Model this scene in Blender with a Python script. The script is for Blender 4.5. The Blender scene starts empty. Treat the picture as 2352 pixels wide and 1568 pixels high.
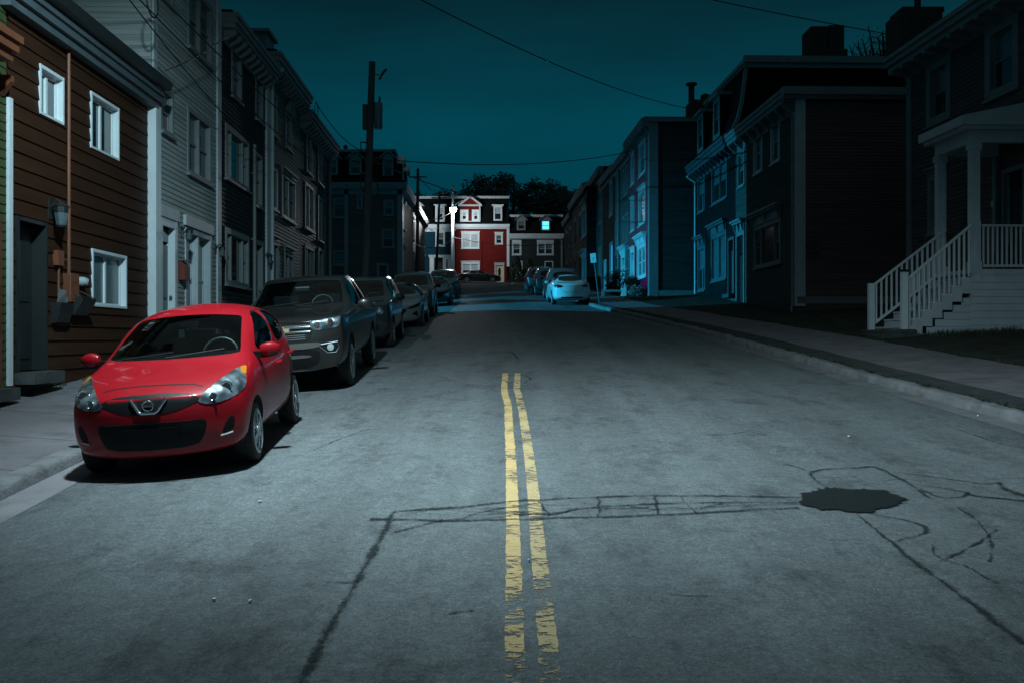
import bpy, bmesh, math, random
from mathutils import Vector, Matrix, geometry, noise
from mathutils.bvhtree import BVHTree
R = math.radians
rnd = random.Random(7)
scene = bpy.context.scene
COL = scene.collection

# ------------------------------------------------------------------ camera numbers
# the street climbs away from the camera (S = slope); H = eye height above the road
F, CX, HV, S, H = 2287.0, 1176.0, 778.0, 0.0748, 1.88

def lerp(a, b, t): return a + (b - a) * t
def clamp(x, a=0.0, b=1.0): return max(a, min(b, x))
def interp(c, y):
    if y <= c[0][0]: return c[0][1]
    for (a, va), (b, vb) in zip(c, c[1:]):
        if y <= b: return lerp(va, vb, (y - a) / (b - a))
    return c[-1][1]

YF = 103.0
def plane(Y):
    if Y <= YF: return -H + S * Y
    return -H + S * YF + 0.012 * (Y - YF)
def crown(X):
    if X < -0.7: return -0.045 * (-0.7 - X)
    if X > 1.2: return -0.016 * (X - 1.2)
    return 0.0
def road_z(X, Y):
    f = clamp((YF + 2 - Y) / 8.0)
    return plane(Y) + crown(clamp(X, -5.2, 7.5)) * f
def gp(u, v):
    """point of the road surface seen at picture point (u, v)"""
    k = (u - CX) / F; m = (HV - v) / F
    Y = 10.0
    for _ in range(30):
        X = k * Y
        Y = (-H + crown(X)) / (m - S)
    return k * Y, Y
def zat(v, Y): return (HV - v) / F * Y
def xat(u, Y): return (u - CX) / F * Y

# ------------------------------------------------------------------ object helpers
ORI = {}
def tag(o, label=None, cat=None, group=None, kind=None):
    if label: o['label'] = label
    if cat: o['category'] = cat
    if group: o['group'] = group
    if kind: o['kind'] = kind
    return o
def thing(name, label, cat, loc=(0, 0, 0), group=None, rot=None):
    o = bpy.data.objects.new(name, None); COL.objects.link(o)
    o.empty_display_size = 0.3
    o.location = loc
    if rot: o.rotation_euler = rot
    tag(o, label, cat, group)
    ORI[o.name] = Vector(loc)
    return o

class Fr:
    """a facade frame: t along the wall, n out of the wall, z up"""
    def __init__(s, o, d, n):
        s.o = Vector(o); s.d = Vector(d); s.n = Vector(n).normalized()
    def P(s, t, n, z):
        p = s.o + s.d * t + s.n * n
        return Vector((p.x, p.y, p.z + z))
W0 = Fr((0, 0, 0), (1, 0, 0), (0, 1, 0))

class MB:
    def __init__(s): s.v = []; s.f = []; s.m = []; s.smooth = False
    def add(s, vs, fs, mi=0):
        b = len(s.v); s.v += [Vector(p) for p in vs]
        for f in fs: s.f.append([b + i for i in f]); s.m.append(mi)
    def quad(s, a, b, c, d, mi=0): s.add([a, b, c, d], [(0, 1, 2, 3)], mi)
    def box(s, fr, t0, t1, n0, n1, z0, z1, mi=0):
        vs = [fr.P(t, n, z) for z in (z0, z1) for n in (n0, n1) for t in (t0, t1)]
        s.add(vs, [(0, 1, 3, 2), (4, 6, 7, 5), (0, 4, 5, 1), (2, 3, 7, 6), (0, 2, 6, 4), (1, 5, 7, 3)], mi)
    def prism(s, fr, t0, t1, prof, mi=0):
        """prof = closed list of (n, z), extruded along t"""
        k = len(prof)
        vs = [fr.P(t0, n, z) for n, z in prof] + [fr.P(t1, n, z) for n, z in prof]
        fs = [tuple(range(k)), tuple(range(2 * k - 1, k - 1, -1))]
        fs += [(i, (i + 1) % k, k + (i + 1) % k, k + i) for i in range(k)]
        s.add(vs, fs, mi)
    def prism_n(s, fr, n0, n1, prof, mi=0):
        """prof = closed list of (t, z), extruded along n"""
        k = len(prof)
        vs = [fr.P(t, n0, z) for t, z in prof] + [fr.P(t, n1, z) for t, z in prof]
        fs = [tuple(range(k)), tuple(range(2 * k - 1, k - 1, -1))]
        fs += [(i, (i + 1) % k, k + (i + 1) % k, k + i) for i in range(k)]
        s.add(vs, fs, mi)
    def bar(s, a, b, w, h=None, mi=0):
        """square bar from a to b"""
        a = Vector(a); b = Vector(b); h = h or w
        d = (b - a).normalized()
        up = Vector((0, 0, 1)) if abs(d.z) < 0.95 else Vector((1, 0, 0))
        x = d.cross(up).normalized() * w / 2; y = x.cross(d).normalized() * h / 2
        vs = [a - x - y, a + x - y, a + x + y, a - x + y, b - x - y, b + x - y, b + x + y, b - x + y]
        s.add(vs, [(0, 1, 2, 3), (7, 6, 5, 4), (0, 4, 5, 1), (1, 5, 6, 2), (2, 6, 7, 3), (3, 7, 4, 0)], mi)
    def tube(s, pts, rad, n=8, mi=0, cap=True):
        pts = [Vector(p) for p in pts]
        rr = rad if isinstance(rad, (list, tuple)) else [rad] * len(pts)
        rings = []; b = len(s.v)
        for i, p in enumerate(pts):
            d = (pts[min(i + 1, len(pts) - 1)] - pts[max(i - 1, 0)]).normalized()
            up = Vector((0, 0, 1)) if abs(d.z) < 0.9 else Vector((0, 1, 0))
            x = d.cross(up).normalized(); y = x.cross(d).normalized()
            rings.append([p + (x * math.cos(6.28318 * j / n) + y * math.sin(6.28318 * j / n)) * rr[i] for j in range(n)])
        vs = [q for r in rings for q in r]; fs = []
        for i in range(len(pts) - 1):
            for j in range(n):
                fs.append((i * n + j, i * n + (j + 1) % n, (i + 1) * n + (j + 1) % n, (i + 1) * n + j))
        if cap:
            fs.append(tuple(range(n - 1, -1, -1))); fs.append(tuple(range((len(pts) - 1) * n, len(pts) * n)))
        s.add(vs, fs, mi)
    def lathe(s, prof, c, axis='z', n=24, mi=0, cap=True):
        """prof = list of (radius, height along axis)"""
        c = Vector(c); rings = []
        for r, h in prof:
            ring = []
            for j in range(n):
                a = 6.283185 * j / n; ca, sa = r * math.cos(a), r * math.sin(a)
                ring.append(c + Vector({'z': (ca, sa, h), 'x': (h, ca, sa), 'y': (ca, h, sa)}[axis]))
            rings.append(ring)
        vs = [q for r in rings for q in r]; fs = []
        for i in range(len(prof) - 1):
            for j in range(n):
                fs.append((i * n + j, i * n + (j + 1) % n, (i + 1) * n + (j + 1) % n, (i + 1) * n + j))
        if cap and prof[0][0] > 1e-5: fs.append(tuple(range(n - 1, -1, -1)))
        if cap and prof[-1][0] > 1e-5: fs.append(tuple(range((len(prof) - 1) * n, len(prof) * n)))
        s.add(vs, fs, mi)
    def build(s, name, mats, parent=None, local=False, smooth=None, bevel=0, kind=None, sharp=35):
        if not isinstance(mats, (list, tuple)): mats = [mats]
        org = Vector((0, 0, 0))
        if parent is not None and not local: org = ORI[parent.name]
        me = bpy.data.meshes.new(name)
        me.from_pydata([tuple(p - org) for p in s.v], [], s.f)
        for m in mats: me.materials.append(m)
        for p, mi in zip(me.polygons, s.m): p.material_index = min(mi, len(mats) - 1)
        bm = bmesh.new(); bm.from_mesh(me)
        bmesh.ops.recalc_face_normals(bm, faces=bm.faces); bm.to_mesh(me); bm.free()
        if smooth:
            for p in me.polygons: p.use_smooth = True
            me.set_sharp_from_angle(angle=R(sharp))
        o = bpy.data.objects.new(name, me); COL.objects.link(o)
        if parent is not None: o.parent = parent
        if bevel:
            b = o.modifiers.new('bevel', 'BEVEL'); b.width = bevel; b.segments = 2; b.limit_method = 'ANGLE'
        if kind: o['kind'] = kind
        ORI[o.name] = org
        return o

# ------------------------------------------------------------------ materials
def new_mat(name):
    m = bpy.data.materials.new(name); m.use_nodes = True
    nt = m.node_tree; return m, nt, nt.nodes['Principled BSDF']
def mat(name, col, rough=0.6, metal=0.0, var=0.25, scale=3.0, bump=0.0, bscale=40.0, coat=0.0, spec=0.5, dirt=0.0, stretch=(1, 1, 1)):
    """painted or bare surface whose colour wanders with noise, with stains and a fine bump"""
    m, nt, p = new_mat(name); N = nt.nodes; L = nt.links
    tc = N.new('ShaderNodeTexCoord'); mp = N.new('ShaderNodeMapping'); mp.inputs['Scale'].default_value = stretch
    L.new(tc.outputs['Object'], mp.inputs['Vector'])
    n1 = N.new('ShaderNodeTexNoise'); n1.inputs['Scale'].default_value = scale; n1.inputs['Detail'].default_value = 6; n1.inputs['Roughness'].default_value = 0.65
    L.new(mp.outputs['Vector'], n1.inputs['Vector'])
    r = N.new('ShaderNodeValToRGB')
    r.color_ramp.elements[0].position = 0.3; r.color_ramp.elements[1].position = 0.7
    r.color_ramp.elements[0].color = tuple(c * (1 - var) for c in col) + (1,)
    r.color_ramp.elements[1].color = tuple(min(1, c * (1 + var * 0.6)) for c in col) + (1,)
    L.new(n1.outputs['Fac'], r.inputs['Fac'])
    out = r.outputs['Color']
    if dirt:
        n2 = N.new('ShaderNodeTexNoise'); n2.inputs['Scale'].default_value = scale * 0.5; n2.inputs['Detail'].default_value = 9; n2.inputs['Roughness'].default_value = 0.75
        L.new(mp.outputs['Vector'], n2.inputs['Vector'])
        r2 = N.new('ShaderNodeValToRGB'); r2.color_ramp.elements[0].position = 0.5; r2.color_ramp.elements[1].position = 0.72
        r2.color_ramp.elements[0].color = (0, 0, 0, 1); r2.color_ramp.elements[1].color = (dirt, dirt, dirt, 1)
        L.new(n2.outputs['Fac'], r2.inputs['Fac'])
        mx = N.new('ShaderNodeMix'); mx.data_type = 'RGBA'
        L.new(r2.outputs['Color'], mx.inputs['Factor']); L.new(out, mx.inputs['A']); mx.inputs['B'].default_value = tuple(c * 0.35 for c in col) + (1,)
        out = mx.outputs['Result']
    L.new(out, p.inputs['Base Color'])
    p.inputs['Roughness'].default_value = rough; p.inputs['Metallic'].default_value = metal
    p.inputs['Specular IOR Level'].default_value = spec
    if coat: p.inputs['Coat Weight'].default_value = coat; p.inputs['Coat Roughness'].default_value = 0.04
    if bump:
        n3 = N.new('ShaderNodeTexNoise'); n3.inputs['Scale'].default_value = bscale; n3.inputs['Detail'].default_value = 4
        L.new(tc.outputs['Object'], n3.inputs['Vector'])
        b = N.new('ShaderNodeBump'); b.inputs['Strength'].default_value = bump; b.inputs['Distance'].default_value = 0.02
        L.new(n3.outputs['Fac'], b.inputs['Height']); L.new(b.outputs['Normal'], p.inputs['Normal'])
    return m
def emis(name, col, strength):
    m, nt, p = new_mat(name)
    p.inputs['Base Color'].default_value = (0.3, 0.3, 0.3, 1)
    n = nt.nodes.new('ShaderNodeTexNoise'); n.inputs['Scale'].default_value = 2.5
    r = nt.nodes.new('ShaderNodeValToRGB')
    r.color_ramp.elements[0].color = tuple(c * 0.7 for c in col) + (1,); r.color_ramp.elements[1].color = tuple(col) + (1,)
    nt.links.new(n.outputs['Fac'], r.inputs['Fac']); nt.links.new(r.outputs['Color'], p.inputs['Emission Color'])
    p.inputs['Emission Strength'].default_value = strength
    return m
def glass_see(name, tint=(0.35, 0.42, 0.42), rough=0.02):
    """car glass: tinted clear layer under a glossy one"""
    m, nt, p = new_mat(name); N = nt.nodes; L = nt.links
    N.remove(p)
    out = N['Material Output']
    tr = N.new('ShaderNodeBsdfTransparent'); tr.inputs['Color'].default_value = tint + (1,)
    gl = N.new('ShaderNodeBsdfGlossy'); gl.inputs['Roughness'].default_value = rough
    n = N.new('ShaderNodeTexNoise'); n.inputs['Scale'].default_value = 6
    rr = N.new('ShaderNodeMapRange'); rr.inputs['To Min'].default_value = rough; rr.inputs['To Max'].default_value = rough + 0.06
    L.new(n.outputs['Fac'], rr.inputs['Value']); L.new(rr.outputs['Result'], gl.inputs['Roughness'])
    fr = N.new('ShaderNodeFresnel'); fr.inputs['IOR'].default_value = 1.55
    mx = N.new('ShaderNodeMixShader'); L.new(fr.outputs['Fac'], mx.inputs['Fac'])
    L.new(tr.outputs['BSDF'], mx.inputs[1]); L.new(gl.outputs['BSDF'], mx.inputs[2]); L.new(mx.outputs['Shader'], out.inputs['Surface'])
    return m

def asphalt(name, col, contrast=1.0):
    m, nt, p = new_mat(name); N = nt.nodes; L = nt.links
    tc = N.new('ShaderNodeTexCoord')
    def nz(scale, det, ro, sx=(1, 1, 1)):
        mp = N.new('ShaderNodeMapping'); mp.inputs['Scale'].default_value = sx
        L.new(tc.outputs['Object'], mp.inputs['Vector'])
        n = N.new('ShaderNodeTexNoise'); n.inputs['Scale'].default_value = scale; n.inputs['Detail'].default_value = det; n.inputs['Roughness'].default_value = ro
        L.new(mp.outputs['Vector'], n.inputs['Vector']); return n.outputs['Fac']
    def ramp(f, a, ca, b, cb):
        r = N.new('ShaderNodeValToRGB'); r.color_ramp.elements[0].position = a; r.color_ramp.elements[1].position = b
        r.color_ramp.elements[0].color = (ca, ca, ca, 1); r.color_ramp.elements[1].color = (cb, cb, cb, 1)
        L.new(f, r.inputs['Fac']); return r.outputs['Color']
    def mul(a, b):
        x = N.new('ShaderNodeMix'); x.data_type = 'RGBA'; x.blend_type = 'MULTIPLY'; x.inputs['Factor'].default_value = 1
        L.new(a, x.inputs['A']); L.new(b, x.inputs['B']); return x.outputs['Result']
    rgb = N.new('ShaderNodeRGB'); rgb.outputs[0].default_value = tuple(col) + (1,)
    c = contrast
    out = mul(rgb.outputs[0], ramp(nz(0.5, 4, 0.6, (2.4, 0.12, 1)), 0.3, 1 - 0.27 * c, 0.7, 1.1))      # broad wear
    out = mul(out, ramp(nz(6.0, 8, 0.78), 0.35, 1 - 0.22 * c, 0.62, 1.06))                            # blotches
    out = mul(out, ramp(nz(1.1, 10, 0.8, (1.5, .8, 1)), 0.51, 1.0, 0.70, 1 - 0.62 * c))                # dark oil marks
    out = mul(out, ramp(nz(24, 5, 0.8), 0.32, 1 - 0.22 * c, 0.68, 1.12))
    out = mul(out, ramp(nz(55, 3, 0.7), 0.3, 1 - 0.34 * c, 0.7, 1.2))                                # aggregate
    out = mul(out, ramp(nz(160, 2, 0.6), 0.3, 1 - 0.45 * c, 0.7, 1.3))                                # fine grit
    vo = N.new('ShaderNodeTexVoronoi'); vo.inputs['Scale'].default_value = 14; L.new(tc.outputs['Object'], vo.inputs['Vector'])
    sp = ramp(vo.outputs['Distance'], 0.035, 1, 0.07, 0)                                              # pale stones
    sel = N.new('ShaderNodeSeparateColor'); L.new(vo.outputs['Color'], sel.inputs['Color'])
    th = N.new('ShaderNodeMath'); th.operation = 'GREATER_THAN'; th.inputs[1].default_value = 0.72; L.new(sel.outputs['Red'], th.inputs[0])
    mm = N.new('ShaderNodeMath'); mm.operation = 'MULTIPLY'; L.new(sp, mm.inputs[0]); L.new(th.outputs[0], mm.inputs[1])
    x = N.new('ShaderNodeMix'); x.data_type = 'RGBA'; L.new(mm.outputs[0], x.inputs['Factor']); L.new(out, x.inputs['A'])
    x.inputs['B'].default_value = tuple(min(1, q * 2.6) for q in col) + (1,)
    L.new(x.outputs['Result'], p.inputs['Base Color'])
    p.inputs['Roughness'].default_value = 0.82; p.inputs['Specular IOR Level'].default_value = 0.18
    b = N.new('ShaderNodeBump'); b.inputs['Strength'].default_value = 0.55; b.inputs['Distance'].default_value = 0.012
    L.new(nz(70, 5, 0.7), b.inputs['Height']); L.new(b.outputs['Normal'], p.inputs['Normal'])
    return m
def worn_paint(name, col, lo, hi):
    """road paint scuffed away in flakes: bare where the wear noise is high, more so towards the camera end"""
    m, nt, p = new_mat(name); N = nt.nodes; L = nt.links
    tc = N.new('ShaderNodeTexCoord'); mp = N.new('ShaderNodeMapping'); mp.inputs['Scale'].default_value = (.7, 1.3, 1)
    L.new(tc.outputs['Object'], mp.inputs['Vector'])
    n = N.new('ShaderNodeTexNoise'); n.inputs['Scale'].default_value = 17; n.inputs['Detail'].default_value = 8; n.inputs['Roughness'].default_value = 0.72
    L.new(mp.outputs['Vector'], n.inputs['Vector'])
    n2 = N.new('ShaderNodeTexNoise'); n2.inputs['Scale'].default_value = 1.9; n2.inputs['Detail'].default_value = 3
    L.new(tc.outputs['Object'], n2.inputs['Vector'])
    sx = N.new('ShaderNodeSeparateXYZ'); L.new(tc.outputs['Object'], sx.inputs[0])
    mr = N.new('ShaderNodeMapRange'); mr.inputs['From Min'].default_value = 5.2; mr.inputs['From Max'].default_value = 8.8
    mr.inputs['To Min'].default_value = lo; mr.inputs['To Max'].default_value = hi; L.new(sx.outputs['Y'], mr.inputs['Value'])
    a = N.new('ShaderNodeMath'); a.operation = 'MULTIPLY_ADD'; a.inputs[1].default_value = 0.55; L.new(n2.outputs['Fac'], a.inputs[0]); L.new(n.outputs['Fac'], a.inputs[2])
    g = N.new('ShaderNodeMapRange'); g.interpolation_type = 'SMOOTHSTEP'
    s1 = N.new('ShaderNodeMath'); s1.operation = 'SUBTRACT'; L.new(a.outputs[0], s1.inputs[0]); L.new(mr.outputs['Result'], s1.inputs[1])
    g.inputs['From Min'].default_value = -0.03; g.inputs['From Max'].default_value = 0.03; g.inputs['To Min'].default_value = 1; g.inputs['To Max'].default_value = 0
    L.new(s1.outputs[0], g.inputs['Value'])
    r = N.new('ShaderNodeValToRGB'); r.color_ramp.elements[0].color = tuple(c * 0.72 for c in col) + (1,); r.color_ramp.elements[1].color = tuple(col) + (1,)
    r.color_ramp.elements[0].position = 0.35; r.color_ramp.elements[1].position = 0.6
    L.new(n.outputs['Fac'], r.inputs['Fac']); L.new(r.outputs['Color'], p.inputs['Base Color'])
    L.new(g.outputs['Result'], p.inputs['Alpha']); p.inputs['Roughness'].default_value = 0.7
    return m

M = {}
M['asphalt'] = asphalt('asphalt', (0.150, 0.164, 0.170))
M['asphalt_dark'] = asphalt('asphalt_dark', (0.0045, 0.0065, 0.0065), 0.6)
M['tar'] = mat('crack_tar', (0.010, 0.012, 0.012), 0.8, spec=.1, var=0.4, scale=20, bump=0.3)
def crack_mat(name, col, k=-2.2, k2=1.5, lo=.05, hi=.85, sc=42):
    """open crack: dark in the middle of its strip, with crumbled edges and changing width"""
    m, nt, p = new_mat(name); N = nt.nodes; L = nt.links
    tc = N.new('ShaderNodeTexCoord'); at = N.new('ShaderNodeAttribute'); at.attribute_name = 'across'
    n = N.new('ShaderNodeTexNoise'); n.inputs['Scale'].default_value = sc; n.inputs['Detail'].default_value = 6; n.inputs['Roughness'].default_value = .75; L.new(tc.outputs['Object'], n.inputs['Vector'])
    n2 = N.new('ShaderNodeTexNoise'); n2.inputs['Scale'].default_value = 3.2; n2.inputs['Detail'].default_value = 3; L.new(tc.outputs['Object'], n2.inputs['Vector'])
    a = N.new('ShaderNodeMath'); a.operation = 'MULTIPLY_ADD'; a.inputs[1].default_value = k; L.new(n.outputs['Fac'], a.inputs[0]); L.new(at.outputs['Fac'], a.inputs[2])
    b = N.new('ShaderNodeMath'); b.operation = 'MULTIPLY_ADD'; b.inputs[1].default_value = k2; L.new(n2.outputs['Fac'], b.inputs[0]); L.new(a.outputs[0], b.inputs[2])
    g = N.new('ShaderNodeMapRange'); g.interpolation_type = 'SMOOTHSTEP'; g.inputs['From Min'].default_value = lo; g.inputs['From Max'].default_value = hi; L.new(b.outputs[0], g.inputs['Value'])
    L.new(g.outputs['Result'], p.inputs['Alpha'])
    r = N.new('ShaderNodeValToRGB'); r.color_ramp.elements[0].color = tuple(col) + (1,); r.color_ramp.elements[1].color = tuple(c * 2.4 for c in col) + (1,); L.new(n.outputs['Fac'], r.inputs['Fac']); L.new(r.outputs['Color'], p.inputs['Base Color'])
    p.inputs['Roughness'].default_value = .9; p.inputs['Specular IOR Level'].default_value = .1
    return m
M['crack'] = crack_mat('crack', (0.014, 0.018, 0.018))
M['patch'] = crack_mat('patch_tar', (0.0060, 0.0085, 0.0085), -.9, .35, -.25, .35, 26)
M['concrete'] = mat('concrete', (0.205, 0.195, 0.205), 0.85, spec=.1, var=0.35, scale=2.2, bump=0.5, bscale=45, dirt=0.6)
def jointed(m, step):
    nt = m.node_tree; N = nt.nodes; L = nt.links; p = N['Principled BSDF']; src = p.inputs['Base Color'].links[0].from_socket
    tc = N.new('ShaderNodeTexCoord'); s = N.new('ShaderNodeSeparateXYZ'); L.new(tc.outputs['Object'], s.inputs[0])
    q = N.new('ShaderNodeMath'); q.operation = 'PINGPONG'; q.inputs[1].default_value = step / 2; L.new(s.outputs['Y'], q.inputs[0])
    g = N.new('ShaderNodeMapRange'); g.inputs['From Min'].default_value = .006; g.inputs['From Max'].default_value = .016; g.inputs['To Min'].default_value = .25; L.new(q.outputs[0], g.inputs['Value'])
    x = N.new('ShaderNodeMix'); x.data_type = 'RGBA'; x.blend_type = 'MULTIPLY'; x.inputs['Factor'].default_value = 1; L.new(src, x.inputs['A']); L.new(g.outputs['Result'], x.inputs['B']); L.new(x.outputs['Result'], p.inputs['Base Color']); return m
M['slab'] = jointed(mat('pavement_concrete', (0.175, 0.162, 0.172), 0.85, spec=.1, var=0.4, scale=2.2, bump=0.6, bscale=45, dirt=0.7), 1.55)
M['kerb'] = mat('kerb_concrete', (0.175, 0.175, 0.18), 0.85, spec=.1, var=0.45, scale=3.5, bump=0.8, bscale=30, dirt=0.75)
M['soil'] = mat('soil', (0.035, 0.038, 0.030), 0.95, spec=.1, var=0.5, scale=2.0, bump=0.8, bscale=20)
M['verge'] = mat('verge_asphalt', (0.05, 0.055, 0.055), 0.9, spec=.1, var=0.4, scale=4.0, bump=0.7, bscale=35)
M['yellow'] = worn_paint('road_paint_yellow', (0.56, 0.37, 0.155), 0.75, 0.855)
M['yellow_r'] = worn_paint('road_paint_yellow_worn', (0.48, 0.34, 0.165), 0.74, 0.83)
M['white'] = mat('white_paint', (0.62, 0.66, 0.68), 0.45, var=0.14, scale=2.0, dirt=0.25)
M['trim'] = mat('trim_paint', (0.46, 0.50, 0.52), 0.5, var=0.2, scale=2.5, dirt=0.35)
M['trim_dark'] = mat('trim_paint_dark', (0.075, 0.095, 0.105), 0.55, var=0.3, scale=2.5, dirt=0.4)  # trim copy darkened in place of weaker lamp light
M['trim_dim'] = mat('trim_paint_grey', (0.17, 0.19, 0.195), 0.55, var=0.25, scale=2.5, dirt=0.4)  # greyer trim copy, also standing in for dimmer light on fronts
M['glass'] = mat('window_glass', (0.012, 0.018, 0.02), 0.06, var=0.3, scale=0.8, spec=0.7)
M['blind'] = mat('window_blind', (0.085, 0.12, 0.13), 0.25, var=0.3, scale=2.0, spec=0.6)  # lighter upper panes; blinds and sky reflection put into one colour
M['blind_pale'] = mat('window_blind_pale', (0.34, 0.39, 0.41), 0.3, var=0.15, scale=3.0)
M['orange_wall'] = mat('siding_rust_brown', (0.046, 0.019, 0.010), 0.62, spec=.1, var=0.38, scale=1.0, dirt=0.45, bump=0.1, bscale=1.0, stretch=(.35, .35, 7))
M['white_wall'] = mat('siding_white', (0.38, 0.40, 0.385), 0.6, spec=.1, var=0.38, scale=1.0, dirt=0.35, bump=0.08, bscale=1.0, stretch=(.35, .35, 7))
M['black_wall'] = mat('siding_black', (0.028, 0.032, 0.032), 0.6, spec=.1, var=0.38, scale=1.0, stretch=(.35, .35, 7))
M['green_wall'] = mat('siding_grey_green', (0.125, 0.15, 0.145), 0.65, spec=.1, var=0.38, scale=1.0, dirt=0.3, stretch=(.35, .35, 7))
M['slate_wall'] = mat('siding_slate', (0.045, 0.055, 0.058), 0.65, spec=.1, var=0.38, scale=1.0, stretch=(.35, .35, 7))
M['lime_wall'] = mat('siding_lime', (0.05, 0.065, 0.025), 0.65, spec=.1, var=0.3, scale=1.5)
M['rust_trim'] = mat('trim_rust_orange', (0.15, 0.045, 0.02), 0.55, var=0.25, scale=3)
M['dark_door'] = mat('door_dark', (0.016, 0.019, 0.020), 0.5, var=0.3, scale=3)
M['iron'] = mat('black_iron', (0.018, 0.020, 0.020), 0.45, var=0.3, scale=8)
M['grey_metal'] = mat('grey_metal', (0.22, 0.23, 0.24), 0.4, metal=0.7, var=0.2, scale=6)
M['roof'] = mat('roof_shingle', (0.0045, 0.0055, 0.0055), 0.85, spec=.1, var=0.5, scale=5, bump=0.7, bscale=12)
M['brick'] = mat('chimney_brick', (0.06, 0.05, 0.045), 0.9, spec=.1, var=0.4, scale=6, bump=0.6, bscale=14)
M['found'] = mat('foundation', (0.07, 0.075, 0.075), 0.9, spec=.1, var=0.4, scale=3, bump=0.5, bscale=25)
M['oxblood'] = mat('siding_oxblood', (0.13, 0.085, 0.08), 0.65, spec=.1, var=0.38, scale=1.0, stretch=(.35, .35, 7))
M['cream_wall'] = mat('siding_taupe', (0.06, 0.068, 0.063), 0.65, spec=.1, var=0.38, scale=1.0, dirt=0.3, stretch=(.35, .35, 7))
M['gable_black'] = mat('gable_black', (0.050, 0.045, 0.046), 0.7, spec=.1, var=0.38, scale=1.0, stretch=(.35, .35, 7))
M['teal_wall'] = mat('siding_dark_teal', (0.006, 0.009, 0.0095), 0.65, spec=.1, var=0.38, scale=1.0, stretch=(.35, .35, 7))
M['pink_wall'] = mat('siding_pink', (0.33, 0.065, 0.085), 0.65, spec=.1, var=0.38, scale=1.0, dirt=0.3, stretch=(.35, .35, 7))
M['magenta_wall'] = mat('siding_magenta', (0.50, 0.008, 0.038), 0.6, spec=.1, var=0.38, scale=1.0, stretch=(.35, .35, 7))
M['aqua_wall'] = mat('siding_pale_aqua', (0.085, 0.10, 0.10), 0.65, spec=.1, var=0.38, scale=1.0, dirt=0.3, stretch=(.35, .35, 7))
M['brown_wall'] = mat('siding_brown', (0.09, 0.08, 0.068), 0.65, spec=.1, var=0.38, scale=1.0, stretch=(.35, .35, 7))
M['red_wall'] = mat('siding_red', (0.13, 0.008, 0.006), 0.65, spec=.1, var=0.38, scale=1.0, dirt=0.3, stretch=(.35, .35, 7))
M['blue_wall'] = mat('siding_blue', (0.002, 0.036, 0.060), 0.65, spec=.1, var=0.38, scale=1.0, stretch=(.35, .35, 7))
M['moss_wall'] = mat('siding_moss', (0.020, 0.030, 0.030), 0.65, spec=.1, var=0.38, scale=1.0, stretch=(.35, .35, 7))
M['near_wall'] = mat('siding_black_red', (0.10, 0.082, 0.082), 0.65, spec=.1, var=0.38, scale=1.0, stretch=(.35, .35, 7))
M['cream_door'] = mat('door_cream', (0.55, 0.46, 0.30), 0.5, var=0.12, scale=3)
M['wood_pole'] = mat('weathered_pole', (0.115, 0.112, 0.105), 0.9, spec=.1, var=0.4, scale=4, bump=0.5, bscale=25, stretch=(3, 3, 0.3))
M['lamp_pole'] = mat('pale_pole', (0.45, 0.46, 0.46), 0.8, var=0.3, scale=4)  # timber pole paled; the glare of its lamp is in the colour
M['wire'] = mat('wire_black', (0.010, 0.011, 0.011), 0.6, var=0.2)
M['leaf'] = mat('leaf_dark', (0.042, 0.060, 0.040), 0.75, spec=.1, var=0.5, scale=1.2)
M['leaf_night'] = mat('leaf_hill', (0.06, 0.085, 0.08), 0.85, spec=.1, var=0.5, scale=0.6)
M['bark'] = mat('bark', (0.05, 0.045, 0.04), 0.9, spec=.1, var=0.4, scale=4, bump=0.5)
M['lamp_white'] = emis('lamp_lens', (0.80, 0.95, 1.0), 60)
M['lamp_led'] = emis('lamp_led', (0.80, 0.95, 1.0), 420)
M['lamp_cyan'] = emis('lamp_lens_cyan', (0.05, 0.75, 1.0), 30)
M['lit_cyan'] = emis('lit_window', (0.10, 0.74, 1.0), 1.7)
M['lit_blue'] = emis('lit_blue_glass', (0.006, 0.16, 0.45), 1.3)
M['letter_red'] = mat('box_red', (0.16, 0.022, 0.015), 0.5, var=0.2)
# ------------------------------------------------------------------ building kit
def clap(mb, fr, t0, t1, z0, z1, openings=(), course=0.12, proud=0.015, mi=0, clip=None):
    """overlapping boards with the openings left out; clip(z) may narrow the run"""
    zs = set([z0, z1])
    k = 1
    while z0 + k * course < z1 - 1e-4: zs.add(round(z0 + k * course, 5)); k += 1
    starts = sorted(zs)
    for o in openings:
        for z in (o[2], o[3]):
            if z0 < z < z1: zs.add(z)
    zs = sorted(zs)
    zs = [z for i, z in enumerate(zs) if i == 0 or z - zs[i - 1] > 1e-4]
    for za, zb in zip(zs, zs[1:]):
        zm = (za + zb) / 2
        base = z0 + math.floor((zm - z0) / course) * course
        pa = proud * (1 - clamp((za - base) / course)); pb = proud * (1 - clamp((zb - base) / course))
        segs = [(t0, t1)] if clip is None else [clip(zm)]
        for o in openings:
            if o[2] < zm < o[3]:
                ns = []
                for a, b in segs:
                    if o[1] <= a or o[0] >= b: ns.append((a, b)); continue
                    if o[0] > a: ns.append((a, o[0]))
                    if o[1] < b: ns.append((o[1], b))
                segs = ns
        for a, b in segs:
            mb.quad(fr.P(a, pa, za), fr.P(b, pa, za), fr.P(b, pb, zb), fr.P(a, pb, zb), mi)
            if za - base < 1e-3:
                mb.quad(fr.P(a, 0, za), fr.P(b, 0, za), fr.P(b, pa, za), fr.P(a, pa, za), mi)

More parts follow.
